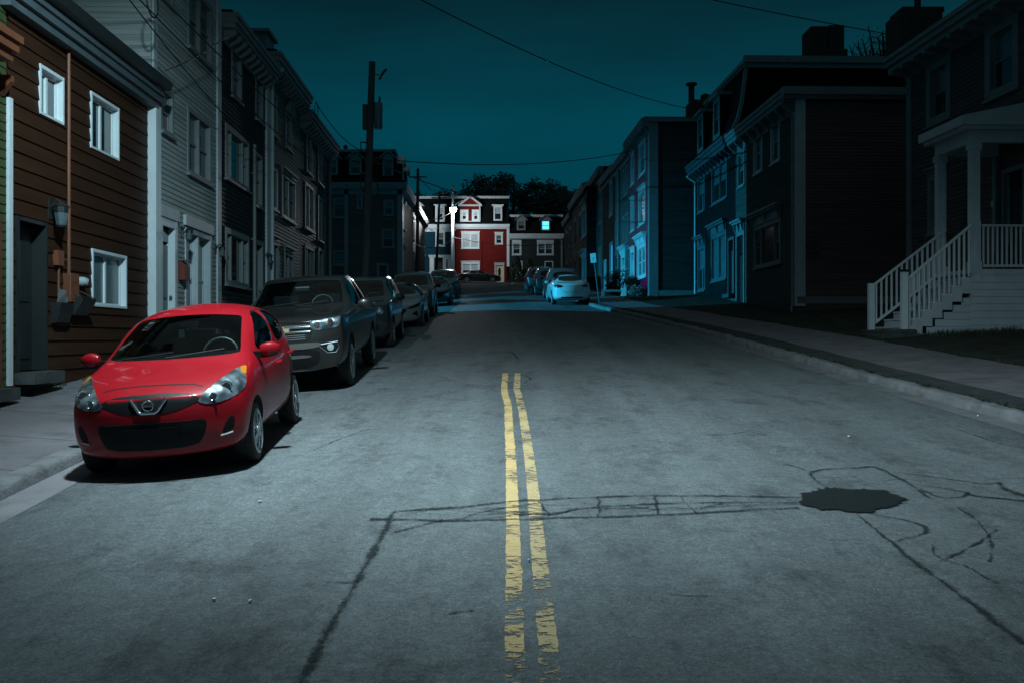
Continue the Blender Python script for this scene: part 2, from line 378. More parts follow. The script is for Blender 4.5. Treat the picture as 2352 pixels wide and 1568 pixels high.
def cap_mesh(mb, fr, t0, t1, z, style):
    if style == 'cap':
        mb.box(fr, t0 - .03, t1 + .03, 0, .06, z, z + .11); mb.box(fr, t0 - .07, t1 + .07, 0, .12, z + .11, z + .16)
    elif style == 'hood':
        mb.box(fr, t0 - .02, t1 + .02, 0, .07, z, z + .34)
        mb.box(fr, t0 - .10, t1 + .10, 0, .20, z + .34, z + .42); mb.box(fr, t0 - .16, t1 + .16, 0, .28, z + .42, z + .50)
        for a in (t0 + .04, t1 - .12, (t0 + t1) / 2 - .04):
            mb.prism(fr, a, a + .08, [(.07, z + .02), (.11, z + .04), (.18, z + .30), (.18, z + .339), (.07, z + .339)])
    elif style == 'peak':
        tc = (t0 + t1) / 2
        mb.prism_n(fr, 0, .09, [(t0 - .08, z), (t1 + .08, z), (t1 + .08, z + .07), (tc, z + .36), (t0 - .08, z + .07)])
        mb.bar(fr.P(t0 - .14, .09, z + .08), fr.P(tc, .09, z + .41), .06, .16); mb.bar(fr.P(t1 + .14, .09, z + .08), fr.P(tc, .09, z + .41), .06, .16)

OPEN = []
BL = random.Random(5)
def window(root, fr, t0, t1, z0, z1, kind='dh', cap=None, c=.09, trim='trim', glass=('glass', 'blind'), blind_sheen=.5, depth=.085, sill=True):
    """window > pane, sill, lintel ; t0..z1 is the outside of the casing"""
    f = MB()
    f.box(fr, t0, t0 + c, -.01, .035, z0, z1); f.box(fr, t1 - c, t1, -.01, .035, z0, z1)
    f.box(fr, t0 + c, t1 - c, -.01, .032, z1 - c * 1.1, z1); f.box(fr, t0 + c, t1 - c, -.01, .032, z0, z0 + c * .8)
    a, b, lo, hi = t0 + c, t1 - c, z0 + c * .8, z1 - c * 1.1
    e = .02
    f.box(fr, a - e, a, -depth - .02, -.01, lo, hi); f.box(fr, b, b + e, -depth - .02, -.01, lo, hi)
    f.box(fr, a - e, b + e, -depth - .02, -.01, hi, hi + e); f.box(fr, a - e, b + e, -depth - .02, -.01, lo - e, lo)
    bays = {'pair': [(a, (a + b) / 2 - .05), ((a + b) / 2 + .05, b)],
            'bay3': [(a, lerp(a, b, .21)), (lerp(a, b, .21) + .07, lerp(a, b, .79) - .07), (lerp(a, b, .79), b)]}.get(kind, [(a, b)])
    for (p, q), (p2, q2) in zip(bays, bays[1:]): f.box(fr, q, p2, -depth, .012, lo, hi)
    s = .035
    bl0 = blind_sheen
    pm = MB()
    for i, (p, q) in enumerate(bays):
        f.box(fr, p, p + s, -depth, -depth + .04, lo, hi); f.box(fr, q - s, q, -depth, -depth + .04, lo, hi)
        f.box(fr, p + s, q - s, -depth, -depth + .04, lo, lo + s); f.box(fr, p + s, q - s, -depth, -depth + .04, hi - s, hi)
        zm = lerp(lo, hi, .5)
        blind_sheen = bl0 if bl0 != .5 else BL.choice((.5, .5, .5, .34, .72, .22, .5))
        rail = kind in ('dh', 'pair') or (kind == 'bay3' and i != 1) or kind == 'transom'
        if kind == 'transom': zm = lerp(lo, hi, .62)
        if rail: f.box(fr, p + s, q - s, -depth - .005, -depth + .045, zm - .022, zm + .022)
        if kind == 'slider': f.box(fr, (p + q) / 2 - .03, (p + q) / 2 + .03, -depth - .005, -depth + .045, lo + s, hi - s)
        if kind == 'grid':
            for k in (1, 2): f.box(fr, lerp(p, q, k / 3) - .012, lerp(p, q, k / 3) + .012, -depth, -depth + .03, lo, hi)
            for k in (1, 2): f.box(fr, p, q, -depth, -depth + .028, lerp(lo, hi, k / 3) - .012, lerp(lo, hi, k / 3) + .012)
        zb = lerp(hi, lo, blind_sheen) if not rail or blind_sheen not in (.5,) else zm
        if blind_sheen <= 0: zb = hi
        if kind == 'bay3' and i == 1: zb = hi - .001
        if blind_sheen >= 1: zb = lo
        if zb > lo + .01: pm.box(fr, p + .005, q - .005, -depth - .018, -depth + .012, lo + .005, zb, 0)
        if zb < hi - .01: pm.box(fr, p + .005, q - .005, -depth - .018, -depth + .014, zb, hi - .005, 1)
    w = f.build('window', M[trim], root)
    pm.build('pane', [M[glass[0]], M[glass[1]]], w)
    if sill:
        sb = MB(); sb.box(fr, t0 - .04, t1 + .04, -.005, .09, z0 - .06, z0); sb.build('sill', M[trim], w)
    if cap:
        cb = MB(); cap_mesh(cb, fr, t0, t1, z1, cap); cb.build('lintel', M[trim], w)
    OPEN.append((t0 + c * .5, t1 - c * .5, z0 + c * .4, z1 - c * .5))
    return w

def door(root, fr, t0, t1, z0, z1, trim='trim', leaf='dark_door', c=.1, transom=0, cap=None, depth=.10, jamb=True, handle=True, oval=False, step=True):
    f = MB()
    if jamb:
        f.box(fr, t0, t0 + c, -.01, .05, z0, z1); f.box(fr, t1 - c, t1, -.01, .05, z0, z1); f.box(fr, t0 + c, t1 - c, -.01, .047, z1 - c, z1)
        f.box(fr, t0 + c - .03, t0 + c, -depth - .03, -.01, z0, z1 - c); f.box(fr, t1 - c, t1 - c + .03, -depth - .03, -.01, z0, z1 - c)
    a, b, hi = t0 + c, t1 - c, z1 - c
    d = MB(); zt = hi - transom
    d.box(fr, a, b, -depth - .04, -depth, z0, zt - .02)
    w = b - a
    for (pa, pb) in ((.12, .46), (.54, .88)):
        for (qa, qb) in ((.08, .40), (.47, .93)):
            if oval and qa > .4: continue
            d.box(fr, a + w * pa, a + w * pb, -depth - .01, -depth + .015, lerp(z0, zt, qa), lerp(z0, zt, qb))
    dm = d.build('door', M[leaf], root)
    if jamb: f.build('door_frame', M[trim], dm)
    g = MB()
    if transom: g.box(fr, a, b, -depth - .03, -depth + .01, zt + .04, hi)
    if oval:
        tc = (a + b) / 2; zc = lerp(z0, zt, .64)
        g.prism_n(fr, -depth - .01, -depth + .02, [(tc + w * .2 * math.cos(x * .314159), zc + (zt - z0) * .24 * math.sin(x * .314159)) for x in range(20)])
    if g.v: g.build('door_glass', M['glass'], dm)
    if handle:
        hb = MB(); hb.lathe([(0, 0), (.03, .01), (.035, .04), (.02, .06), (0, .062)], fr.P(a + w * .9, -depth + .05, z0 + 1.0), 'x', 10)
        hb.build('handle', M['grey_metal'], dm, smooth=True)
    if cap:
        cb = MB(); cap_mesh(cb, fr, t0, t1, z1, cap); cb.build('door_hood', M[trim], dm)
    if step:
        sb = MB(); sb.box(fr, t0 - .02, t1 + .02, -.02, .28, z0 - .17, z0 - .01); sb.build('doorstep', M['found'], dm)
    OPEN.append((t0 + c * .5, t1 - c * .5, z0, z1 - c * .5))
    return dm

def shell(root, fr, t0, t1, zb, zt, depth, wall, course=.12, gable_near=False, proud=.015, name='wall', gable_mat=None, foot=.35, dl=None):
    """front wall with the openings noted so far, then the other walls"""
    global OPEN
    mb = MB(); clap(mb, fr, t0, t1, zb, zt, OPEN, course, proud)
    mb.build(name, M[wall], root)
    OPEN = []
    c = MB()
    c.box(fr, t0 + .02, t1 - .02, -depth, -.24, zb - 1.2, zt - .02)
    for a, b in ((t0, t0 + .02), (t1 - .02, t1)): c.box(fr, a, b, -depth, -.004, zb, zt - .01)
    c.build('side_wall', M[gable_mat or wall], root)
    if gable_near:
        g = Fr(fr.P(t0, 0, 0), -fr.n, -fr.d)
        gm = MB(); clap(gm, g, 0, depth, zb, zt, (), course, proud); gm.build('gable_wall', M[gable_mat or wall], root)
    fb = MB(); fb.box(fr, t0 + .004, t1 - .004, -.23, -.012, zb - 1.2, zb)
    fb.build('foundation', M['found'], root)

def cornice(root, fr, t0, t1, z0, z1, over, trim='trim_dim', brackets=0, frieze=.3, bw=.10, broad=.75):
    m = MB()
    m.box(fr, t0, t1, 0, .05, z0 - frieze, z0)
    m.box(fr, t0, t1, -.05, over * .8, z0, lerp(z0, z1, .35))
    m.box(fr, t0 - .03, t1 + .03, -.05, over * .92, lerp(z0, z1, .35), lerp(z0, z1, .72))
    m.box(fr, t0 - .05, t1 + .05, -.05, over, lerp(z0, z1, .72), z1)
    o = m.build('cornice', M[trim], root)
    for i in range(brackets):
        t = lerp(t0 + .25, t1 - .25, i / max(1, brackets - 1))
        b = MB(); b.prism(fr, t - bw / 2, t + bw / 2, [(.05, z0 - frieze * .95), (.10, z0 - frieze * .9), (over * broad, z0 - .10), (over * broad, z0 - .001), (.05, z0 - .001)])
        b.build('bracket', M[trim], o)
    return o
def flat_roof(root, fr, t0, t1, z, depth, over=.3, pitch=.03):
    m = MB(); m.prism(fr, t0 - .03, t1 + .03, [(over, z), (over, z + .06), (-depth - .1, z + .06 + depth * pitch), (-depth - .1, z)])
    return m.build('roof', M['roof'], root)
def chimney(parent, fr, t0, t1, n0, n1, z0, z1, pots=2):
    m = MB(); m.box(fr, t0, t1, n0, n1, z0, z1 - .2); m.box(fr, t0 - .06, t1 + .06, n0 - .06, n1 + .06, z1 - .2, z1)
    for i in range(pots):
        m.lathe([(.13, 0), (.11, .35), (.15, .36), (.15, .45), (.1, .46)], fr.P(lerp(t0, t1, .5), lerp(n0, n1, (i + 1) / (pots + 1)), z1), 'z', 10)
    return m.build('chimney', M['brick'], parent)
def board(root, fr, t0, t1, n0, n1, z0, z1, trim='trim', name='corner_board'):
    m = MB(); m.box(fr, t0, t1, n0, n1, z0, z1); return m.build(name, M[trim], root)
def downpipe(root, fr, t, n, z0, z1, rad=.045, trim='trim', elbow=0):
    m = MB(); pts = [fr.P(t, n, z0), fr.P(t, n, z1 - .35)]
    if elbow: pts += [fr.P(t, n, z1 - .3), fr.P(t, elbow, z1 - .05), fr.P(t, elbow, z1)]
    else: pts.append(fr.P(t, n, z1))
    m.tube(pts, rad, 8)
    z = z0 + .6
    while z < z1 - .6: m.box(fr, t - rad * 1.4, t + rad * 1.4, 0, n, z, z + .03); z += 1.8
    return m.build('downpipe', M[trim], root, smooth=True)
def wall_lantern(root, fr, t, z, s=1.0, name='wall_lantern', frost=True):
    m = MB(); m.box(fr, t - .06 * s, t + .06 * s, 0, .03, z - .1 * s, z + .14 * s)
    m.tube([fr.P(t, .03, z + .05 * s), fr.P(t, .10, z + .14 * s), fr.P(t, .17, z + .10 * s)], .012)
    m.lathe([(.02, .11 * s), (.10 * s, .05 * s), (.09 * s, .045 * s), (.085 * s, -.02 * s)], fr.P(t, .17, z), 'z', 8)
    m.lathe([(.06 * s, -.19 * s), (.07 * s, -.17 * s), (.05 * s, -.165 * s)], fr.P(t, .17, z), 'z', 8)
    o = m.build(name, M['iron'], root)
    g = MB(); g.lathe([(.055 * s, -.165 * s), (.08 * s, -.02 * s), (.08 * s, .04 * s)], fr.P(t, .17, z), 'z', 8)
    g.build('lantern_glass', M['blind'], o, smooth=True)
    return o
def mansard(root, fr, t0, t1, prof, trim='trim_dim', depth=9, name='roof', edge=True):
    """prof = (n, z) from the eave up; closed at the back"""
    m = MB(); pr = list(prof) + [(-depth, prof[-1][1]), (-depth, prof[0][1])]
    m.prism(fr, t0, t1, pr)
    o = m.build(name, M['roof'], root)
    if edge:
        e = MB(); n, z = prof[-1]
        e.box(fr, t0 - .1, t1 + .1, n - .3, n + .14, z + .003, z + .16); e.box(fr, t0 - .06, t1 + .06, n - .3, n + .07, z - .10, z)
        e.build('roof_trim', M[trim], o)
    return o
def dormer(roof, fr, tc, w, z0, z1, nf, back=1.6, wall='roof', trim='trim_dim', hood='gable', win='dh', glass=('glass', 'blind'), blind_sheen=.5, c=.1):
    """dormer (a part of the house) > window frame with pane, hood"""
    global OPEN
    keep = OPEN; OPEN = []
    t0, t1 = tc - w / 2, tc + w / 2
    m = MB(); m.box(fr, t0 + .03, t1 - .03, nf - back, nf - .2, z0, z1)
    m.box(fr, t0, t0 + .05, nf - .2, nf, z0, z1); m.box(fr, t1 - .05, t1, nf - .2, nf, z0, z1)
    o = m.build('dormer', M[wall], roof)
    f = MB(); a, b = t0 + .05, t1 - .05
    f.box(fr, a, a + c, nf - .06, nf + .02, z0, z1); f.box(fr, b - c, b, nf - .06, nf + .02, z0, z1)
    f.box(fr, a + c, b - c, nf - .06, nf + .016, z1 - c, z1); f.box(fr, a + c, b - c, nf - .06, nf + .016, z0, z0 + c)
    n_b = [(a + c, b - c)]
    if win == 'pair':
        f.box(fr, tc - .13, tc + .13, nf - .06, nf + .012, z0 + c, z1 - c); n_b = [(a + c, tc - .13), (tc + .13, b - c)]
    zm = (z0 + z1) / 2
    for p, q in n_b: f.box(fr, p, q, nf - .09, nf - .04, zm - .025, zm + .025)
    f.build('dormer_window', M[trim], o)
    g = MB()
    for p, q in n_b:
        g.box(fr, p, q, nf - .12, nf - .08, z0 + c, zm, 0); g.box(fr, p, q, nf - .12, nf - .078, zm, z1 - c, 1)
    g.build('pane', [M[glass[0]], M[glass[1]]], o)
    h = MB()
    if hood == 'gable':
        rise = w * .42
        h.prism_n(fr, nf - back, nf + .02, [(t0 - .02, z1 + .002), (t1 + .02, z1 + .002), (tc, z1 + rise)])
        for sgn in (-1, 1):
            e = tc + sgn * (w / 2 + .16)
            h.prism_n(fr, nf - back, nf + .16, [(e, z1 - .08), (e, z1 + .03), (tc, z1 + rise + .16), (tc, z1 + rise + .04)])
    else:
        h.box(fr, t0 - .12, t1 + .12, nf - back, nf + .18, z1 + .002, z1 + .13)
    h.build('dormer_hood', M[trim], o)
    OPEN = keep
    return o
# ------------------------------------------------------------------ facade lines (both rows run slightly left of the view axis)
FL = Fr((-6.31, 0, 0), (-.03, 1, 0), (1, .03, 0))      # left row
FA = Fr((10.6, 0, 0), (-.03, 1, 0), (-1, -.03, 0))     # right row, nearer block
FB = Fr((8.45, 0, 0), (-.03, 1, 0), (-1, -.03, 0))     # right row, farther block
FN = Fr((13.0, 0, 0), (-.03, 1, 0), (-1, -.03, 0))     # set-back house with the porch
FF = Fr((0, 110, 0), (1, 0, 0), (0, -1, 0))            # row that closes the street
def kl(Y): return -4.17 - .03 * Y                       # left kerb face
KR = [(-40, 8.6), (0, 7.0), (8, 6.55), (12, 6.25), (16.4, 5.92), (22, 5.62), (28, 5.25), (36, 4.5), (43.5, 3.62), (50, 3.45), (60, 3.15), (80, 2.7), (104, 2.3)]
def kr(Y):
    a = interp(KR, Y - 1.5); b = interp(KR, Y); c = interp(KR, Y + 1.5); return (a + 2 * b + c) / 4

def sheet(name, ys, cols, zf, m, kind='structure', label=None, smooth=True):
    """grid surface: cols(Y) gives the X positions"""
    mb = MB(); k = len(cols(ys[0])); vs = []
    for y in ys: vs += [Vector((x, y, zf(x, y))) for x in cols(y)]
    fs = [(i * k + j, i * k + j + 1, (i + 1) * k + j + 1, (i + 1) * k + j) for i in range(len(ys) - 1) for j in range(k - 1)]
    mb.add(vs, fs); o = mb.build(name, m, None, smooth=smooth); o['kind'] = kind
    return o
def frange(a, b, s):
    n = max(1, int(round((b - a) / s))); return [a + (b - a) * i / n for i in range(n + 1)]

# terrain
def terrain_z(x, y):
    base = plane(y)
    base = lerp(base + crown(clamp(x, -5.2, 7.5)), plane(y), clamp((y - YF + 6) / 8)) - .06
    hill = clamp((y - 118) / 45.0); hill = hill * hill * (3 - 2 * hill)
    n = noise.noise(Vector((x * .02, y * .02, 3.1))) * 3
    return base + hill * (13.5 + n - .0006 * (x - 5) ** 2 * .3)
xs = frange(-190, -20, 12) + frange(-16, 20, 1.2) + frange(30, 190, 12)
sheet('ground', frange(-60, 100, 2) + frange(103, 320, 6), lambda y: xs, terrain_z, M['soil'])
# road
sheet('road', frange(-45, 102.6, .6), lambda y: [lerp(kl(y), kr(y), i / 24) for i in range(25)], road_z, M['asphalt'])
sheet('cross_street', frange(102.6, 108.4, .5), lambda y: frange(-60, 60, 4), lambda x, y: plane(y) + .004, M['asphalt'])
sheet('side_street', frange(44.2, 61.5, .8), lambda y: [lerp(-62, kl(y), i / 24) for i in range(25)], lambda x, y: road_z(x, y) + .004, M['asphalt'])

def jit(x, y, a, s=1.7, seed=0.0): return a * noise.noise(Vector((x * s + seed, y * s, seed)))
def kerb(name, ys, xf, side, h=.13, rough=.015, m='kerb', dip=None):
    prof = [(0, -.10), (.0, .085), (.03, .122), (.07, .13), (.20, .13), (.20, -.1)]
    mb = MB(); k = len(prof); vs = []
    for y in ys:
        hh = 1.0 if dip is None else dip(y)
        for i, (dx, dz) in enumerate(prof):
            x = xf(y) + side * dx
            j = jit(y, i * 3.1, rough, 2.3) + jit(y, i * 1.3, rough * .7, 7)
            vs.append(Vector((x + side * j, y, road_z(xf(y), y) + (dz * hh if dz > 0 else dz) + (jit(y, i * 2.0 + 9, rough * .9, 3.1) if 0 < i < 5 else 0))))
    fs = [(i * k + j, i * k + j + 1, (i + 1) * k + j + 1, (i + 1) * k + j) for i in range(len(ys) - 1) for j in range(k - 1)]
    fs += [tuple(range(k)), tuple(range((len(ys) - 1) * k, len(ys) * k))]
    mb.add(vs, fs); o = mb.build(name, M[m], None, smooth=True, sharp=50); o['kind'] = 'structure'; return o
def dipL(y): return lerp(.35, 1, clamp(abs(y - 7.3) / 1.4))
kerb('kerb', frange(-30, 43.5, .16), kl, -1, rough=.010, dip=dipL)
kerb('kerb', frange(62.5, 102, .5), kl, -1, rough=.01)
kerb('kerb', frange(-30, 102, .14), kr, 1, rough=.032)
# gutters: concrete bands beside the kerbs
sheet('gutter', frange(-30, 43.5, .5), lambda y: [kl(y), kl(y) + .2, kl(y) + .40 + jit(y, 2, .012, 1.5)], lambda x, y: road_z(x, y) + .004, M['concrete'])
sheet('gutter', frange(-30, 102, .3), lambda y: [kr(y) - .36 - jit(y, 5, .05, 1.9), kr(y) - .2, kr(y)], lambda x, y: road_z(x, y) + .004, M['kerb'])
# pavements
def pav_left(x, y):
    f = clamp((kl(y) - .2 - x) / 2.1); return road_z(kl(y), y) + lerp(.128 * (dipL(y) if y < 30 else 1), .128, clamp(f * 2.5)) + .15 * f
sheet('pavement', frange(-30, 43.2, .6), lambda y: [lerp(kl(y) - .2, FL.P(y, 0, 0).x - .2, i / 6) for i in range(7)], pav_left, M['slab'])
sheet('pavement', frange(62.8, 102, 1), lambda y: [lerp(kl(y) - .2, kl(y) - 2.6, i / 3) for i in range(4)], pav_left, M['slab'])
def pr0(y): return kr(y) + .20
def pr1(y): return kr(y) + .20 + lerp(.55, .25, clamp((y - 25) / 20)) + jit(y, 1, .07, .9)
def pr2(y): return kr(y) + lerp(2.75, 2.2, clamp((y - 20) / 20)) + jit(y, 8, .06, .7)
def pav_right(x, y): return road_z(kr(y), y) + .13 + .035 * (x - kr(y))
sheet('verge', frange(-30, 102, .4), lambda y: [pr0(y), (pr0(y) + pr1(y)) / 2, pr1(y) - .03, pr1(y) + .01, pr1(y) + .15], lambda x, y: pav_right(x, y) - .012 + jit(x, y, .014, 3) + (.014 if pr1(y) < x < pr1(y) + .1 else (-.03 if x > pr1(y) else 0)), M['verge'])
sheet('pavement', frange(-30, 102, .4), lambda y: [lerp(pr1(y), pr2(y), i / 5) for i in range(6)], lambda x, y: pav_right(x, y) + .004, M['slab'])
def yard_z(x, y): return pav_right(x, y) - .01 + .02 * (x - kr(y) - 2.5) + jit(x, y, .05, 2.2)
sheet('yard', frange(-20, 60, .5), lambda y: [pr2(y) - .05 + i * .7 for i in range(14)], yard_z, M['soil'])

# painted centre lines (left then right), wavering like the real ones
def ribbon(name, pts, widths, m, lift=.004, rough=0.0, label=None, seed=0, step=.06, wm=.12):
    """flat strip following the road; pts are ground points (X, Y)"""
    P = [pts[0]]
    for a, b in zip(pts, pts[1:]):
        d = math.hypot(b[0] - a[0], b[1] - a[1]); n = max(1, int(d / step))
        P += [(lerp(a[0], b[0], i / n), lerp(a[1], b[1], i / n)) for i in range(1, n + 1)]
    W = widths if callable(widths) else (lambda f: widths)
    mb = MB(); vs = []
    for i, p in enumerate(P):
        q0 = P[max(0, i - 1)]; q1 = P[min(len(P) - 1, i + 1)]
        dx, dy = q1[0] - q0[0], q1[1] - q0[1]; l = math.hypot(dx, dy) or 1
        nx, ny = -dy / l, dx / l
        w = W(i / (len(P) - 1)) / 2
        o = jit(p[0], p[1], rough, 6, seed) + jit(p[0], p[1], rough, 17, seed + 4)
        wa = w * (1 + wm * noise.noise(Vector((p[0] * 26, p[1] * 26, seed)))); wb = w * (1 + wm * noise.noise(Vector((p[0] * 26, p[1] * 26, seed + 7))))
        for s in (-wa, 0, wb):
            x, y = p[0] + nx * (s + o), p[1] + ny * (s + o); vs.append(Vector((x, y, road_z(x, y) + lift)))
    fs = [(i * 3 + j, i * 3 + j + 1, (i + 1) * 3 + j + 1, (i + 1) * 3 + j) for i in range(len(P) - 1) for j in (0, 1)]
    mb.add(vs, fs); o = mb.build(name, m, None); o['kind'] = 'structure'
    at = o.data.attributes.new('across', 'FLOAT', 'POINT')
    at.data.foreach_set('value', [1.0 if i % 3 == 1 else 0.0 for i in range(len(vs))])
    return o
def soften(l, it=2):
    for _ in range(it):
        q = [l[0]]
        for a, b in zip(l, l[1:]): q += [(lerp(a[0], b[0], .22), lerp(a[1], b[1], .22)), (lerp(a[0], b[0], .78), lerp(a[1], b[1], .78))]
        l = q + [l[-1]]
    return l
def px(l): return [gp(u, v) for u, v in l]
ribbon('centre_line', px([(1161, 857), (1158, 893), (1160, 905), (1167, 930), (1170, 1000), (1174, 1060), (1176, 1130), (1179, 1260), (1181, 1400), (1182, 1500), (1184, 1640), (1185, 1900), (1188, 2400)]), .098, M['yellow'], rough=.006)
ribbon('centre_line', px([(1189, 857), (1187, 893), (1192, 912), (1200, 945), (1210, 1010), (1219, 1080), (1227, 1150), (1236, 1260), (1248, 1370), (1258, 1470), (1266, 1600), (1285, 1900), (1318, 2400)]), .098, M['yellow_r'], rough=.006, seed=3)

# cracks in the road
def crack(l, w, seed=0, rough=.014): return ribbon('road_crack', soften(px(l)), (lambda f: 3.1 * w(f)) if callable(w) else 3.1 * w + .014, M['crack'], lift=.006, rough=rough, seed=seed, step=.04, wm=.3)
crack([(690, 1572), (735, 1480), (790, 1385), (850, 1280), (880, 1225), (905, 1175)], lambda f: lerp(.050, .036, f), 1, .004)
crack([(905, 1175), (1000, 1168), (1100, 1161), (1180, 1150), (1240, 1148), (1400, 1140), (1500, 1138), (1640, 1139), (1740, 1140), (1836, 1142)], .034, 2)
crack([(850, 1192), (905, 1193), (1000, 1196), (1060, 1195), (1180, 1193), (1260, 1190), (1400, 1187), (1560, 1181), (1700, 1172), (1835, 1166)], .036, 3)
crack([(905, 1222), (960, 1208), (1010, 1196), (1060, 1192), (1090, 1178), (1150, 1168), (1240, 1155)], .012, 4)
crack([(1180, 1182), (1270, 1180), (1350, 1165), (1440, 1160), (1560, 1155), (1700, 1153), (1830, 1154)], .022, 5)
crack([(1372, 1141), (1378, 1160), (1374, 1187)], .018, 6)
for k, l in enumerate(([(1236, 1150), (1250, 1168), (1262, 1184)], [(1560, 1138), (1574, 1156), (1602, 1180)],
                       [(1640, 1140), (1690, 1149), (1720, 1166)], [(1041, 1191), (1144, 1189), (1185, 1181), (1236, 1179), (1270, 1184), (1315, 1170), (1370, 1165), (1407, 1169), (1493, 1164)], [(1490, 1172), (1540, 1164), (1600, 1169), (1660, 1162), (1760, 1160), (1832, 1157)])): crack(l, .009, 90 + k)
crack([(1500, 1139), (1512, 1156), (1508, 1182)], .013, 7); crack([(1440, 1160), (1500, 1171), (1600, 1168), (1660, 1156)], .012, 8)
crack([(750, 1337), (790, 1338), (826, 1336)], .010, 9)
crack([(1962, 1178), (1990, 1200), (2040, 1240), (2100, 1290), (2170, 1340), (2230, 1385), (2300, 1440), (2360, 1480)], lambda f: .022 + .02 * f, 10)
crack([(1905, 1122), (1875, 1105), (1855, 1085), (1900, 1076), (1970, 1075), (2010, 1070), (2050, 1090), (2085, 1108), (2110, 1125), (2140, 1145)], .030, 11)
crack([(2050, 1083), (2120, 1092), (2180, 1100), (2260, 1112), (2300, 1108)], .018, 12); crack([(2090, 1110), (2150, 1118), (2210, 1128), (2240, 1140), (2360, 1150)], .022, 13)
crack([(2110, 1120), (2160, 1145), (2210, 1142), (2225, 1130)], .020, 14); crack([(2000, 1180), (2070, 1192), (2120, 1205), (2130, 1225), (2060, 1242)], .020, 15)
crack([(2200, 1165), (2240, 1190), (2280, 1240), (2275, 1290)], .016, 16); crack([(2160, 1290), (2200, 1270), (2250, 1245), (2290, 1215)], .014, 17)
crack([(2140, 1250), (2150, 1280), (2220, 1300), (2290, 1340)], .014, 18); crack([(2290, 1108), (2310, 1125), (2360, 1140)], .05, 19)
crack([(1850, 1080), (1830, 1072), (1800, 1066)], .012, 20)
# cracks around the far end of the lines
crack([(1142, 867), (1160, 862), (1190, 860), (1222, 868), (1205, 880)], .022, 21, .03); crack([(1150, 880), (1175, 886), (1205, 884)], .020, 22, .03)
crack([(1148, 893), (1170, 890), (1197, 893)], .018, 23, .03); crack([(1155, 872), (1168, 877), (1162, 884), (1180, 876), (1192, 881)], .016, 24, .03)
crack([(1010, 811), (1060, 808), (1120, 808), (1175, 806), (1190, 824)], .03, 25); crack([(1000, 822), (1060, 815), (1110, 815), (1160, 810)], .02, 26)
crack([(720, 1035), (770, 1012), (830, 990), (850, 985)], .006, 27); crack([(1620, 1000), (1680, 998), (1720, 990), (1760, 1000)], .015, 28)
crack([(1030, 1410), (1060, 1405), (1088, 1402)], .008, 29); crack([(1540, 1365), (1600, 1370), (1625, 1368)], .005, 30)
crack([(2170, 975), (2240, 1000), (2300, 1020), (2352, 1030)], .012, 31)
# dark asphalt patch
pp = [(1832, 1150), (1845, 1134), (1880, 1125), (1930, 1122), (1985, 1124), (2040, 1130), (2078, 1148), (2068, 1160), (2020, 1168), (1975, 1178), (1930, 1176), (1880, 1168), (1845, 1162)]
pm = MB(); ring = []
PG = px(pp)
for i in range(len(PG)):
    a, b = PG[i], PG[(i + 1) % len(PG)]
    for k in range(14):
        x, y = lerp(a[0], b[0], k / 14), lerp(a[1], b[1], k / 14); ring.append((x + jit(x, y, .06, 5) + jit(x, y, .03, 21), y + jit(x, y, .09, 5, 5) + jit(x, y, .05, 21, 5)))
cx_ = sum(p[0] for p in ring) / len(ring); cy_ = sum(p[1] for p in ring) / len(ring); k_ = len(ring)
vs = [(lerp(cx_, x, f), lerp(cy_, y, f)) for f in (1.06, .90, .5) for x, y in ring] + [(cx_, cy_)]
fs = [(r * k_ + i, r * k_ + (i + 1) % k_, (r + 1) * k_ + (i + 1) % k_, (r + 1) * k_ + i) for r in (0, 1) for i in range(k_)] + [(2 * k_ + i, 2 * k_ + (i + 1) % k_, 3 * k_) for i in range(k_)]
pm.add([Vector((x, y, road_z(x, y) + .010)) for x, y in vs], fs); o = pm.build('road_patch', M['patch']); o['kind'] = 'structure'
o.data.attributes.new('across', 'FLOAT', 'POINT').data.foreach_set('value', [0.0] * k_ + [1.0] * (2 * k_ + 1))
# litter flecks on the road
for u, v, r in ((597, 1154, .020), (492, 1380, .014), (574, 1384, .013), (1950, 1003, .016), (2247, 955, .02), (1215, 1290, .01)):
    x, y = gp(u, v); m = MB(); z = road_z(x, y) + .004
    n = 7; vs = []
    for zz in (0, .012):
        for i in range(n): a = 6.283 * i / n; q = .6 * r * (.7 + .5 * rnd.random()); vs.append(Vector((x + q * 1.3 * math.cos(a), y + q * 1.6 * math.sin(a), z + zz * (1 + .4 * rnd.random()))))
    m.add(vs, [tuple(range(n)), tuple(range(2 * n - 1, n - 1, -1))] + [(i, (i + 1) % n, n + (i + 1) % n, n + i) for i in range(n)])
    o = m.build('litter', M['white'])
    where = {597: 'nearest the red hatchback', 492: 'leftmost of the pair on the near left lane', 574: 'rightmost of the pair on the near left lane', 1950: 'on the right lane above the dark road patch', 2247: 'close to the right gutter', 1215: 'between the two yellow lines'}[u]
    tag(o, 'tiny white scrap of litter on the asphalt, ' + where, 'litter', 'scraps of litter on the road')

# fine crazing around the big cracks
r_ = random.Random(11)
for k in range(38):
    u = r_.choice([r_.uniform(920, 1780), r_.uniform(1000, 1780), r_.uniform(1850, 2340)]); v = lerp(1182, 1156, (u - 900) / 930) + r_.uniform(-12, 10) if u < 1840 else r_.uniform(1085, 1330)
    l = [(u, v)]; du = r_.choice((-1, 1)) * r_.uniform(18, 45); dv = r_.uniform(-2, 1.5)
    for q in range(r_.randint(2, 4)): l.append((l[-1][0] + du * r_.uniform(.5, 1.3), l[-1][1] + dv + r_.gauss(0, 2.0)))
    crack(l, r_.uniform(.001, .006), 60 + k)
# ------------------------------------------------------------------ left row
def base(fr, t, z=None): 
    p = fr.P(t, 0, 0); return (p.x, p.y, z if z is not None else pav_left(p.x, p.y))
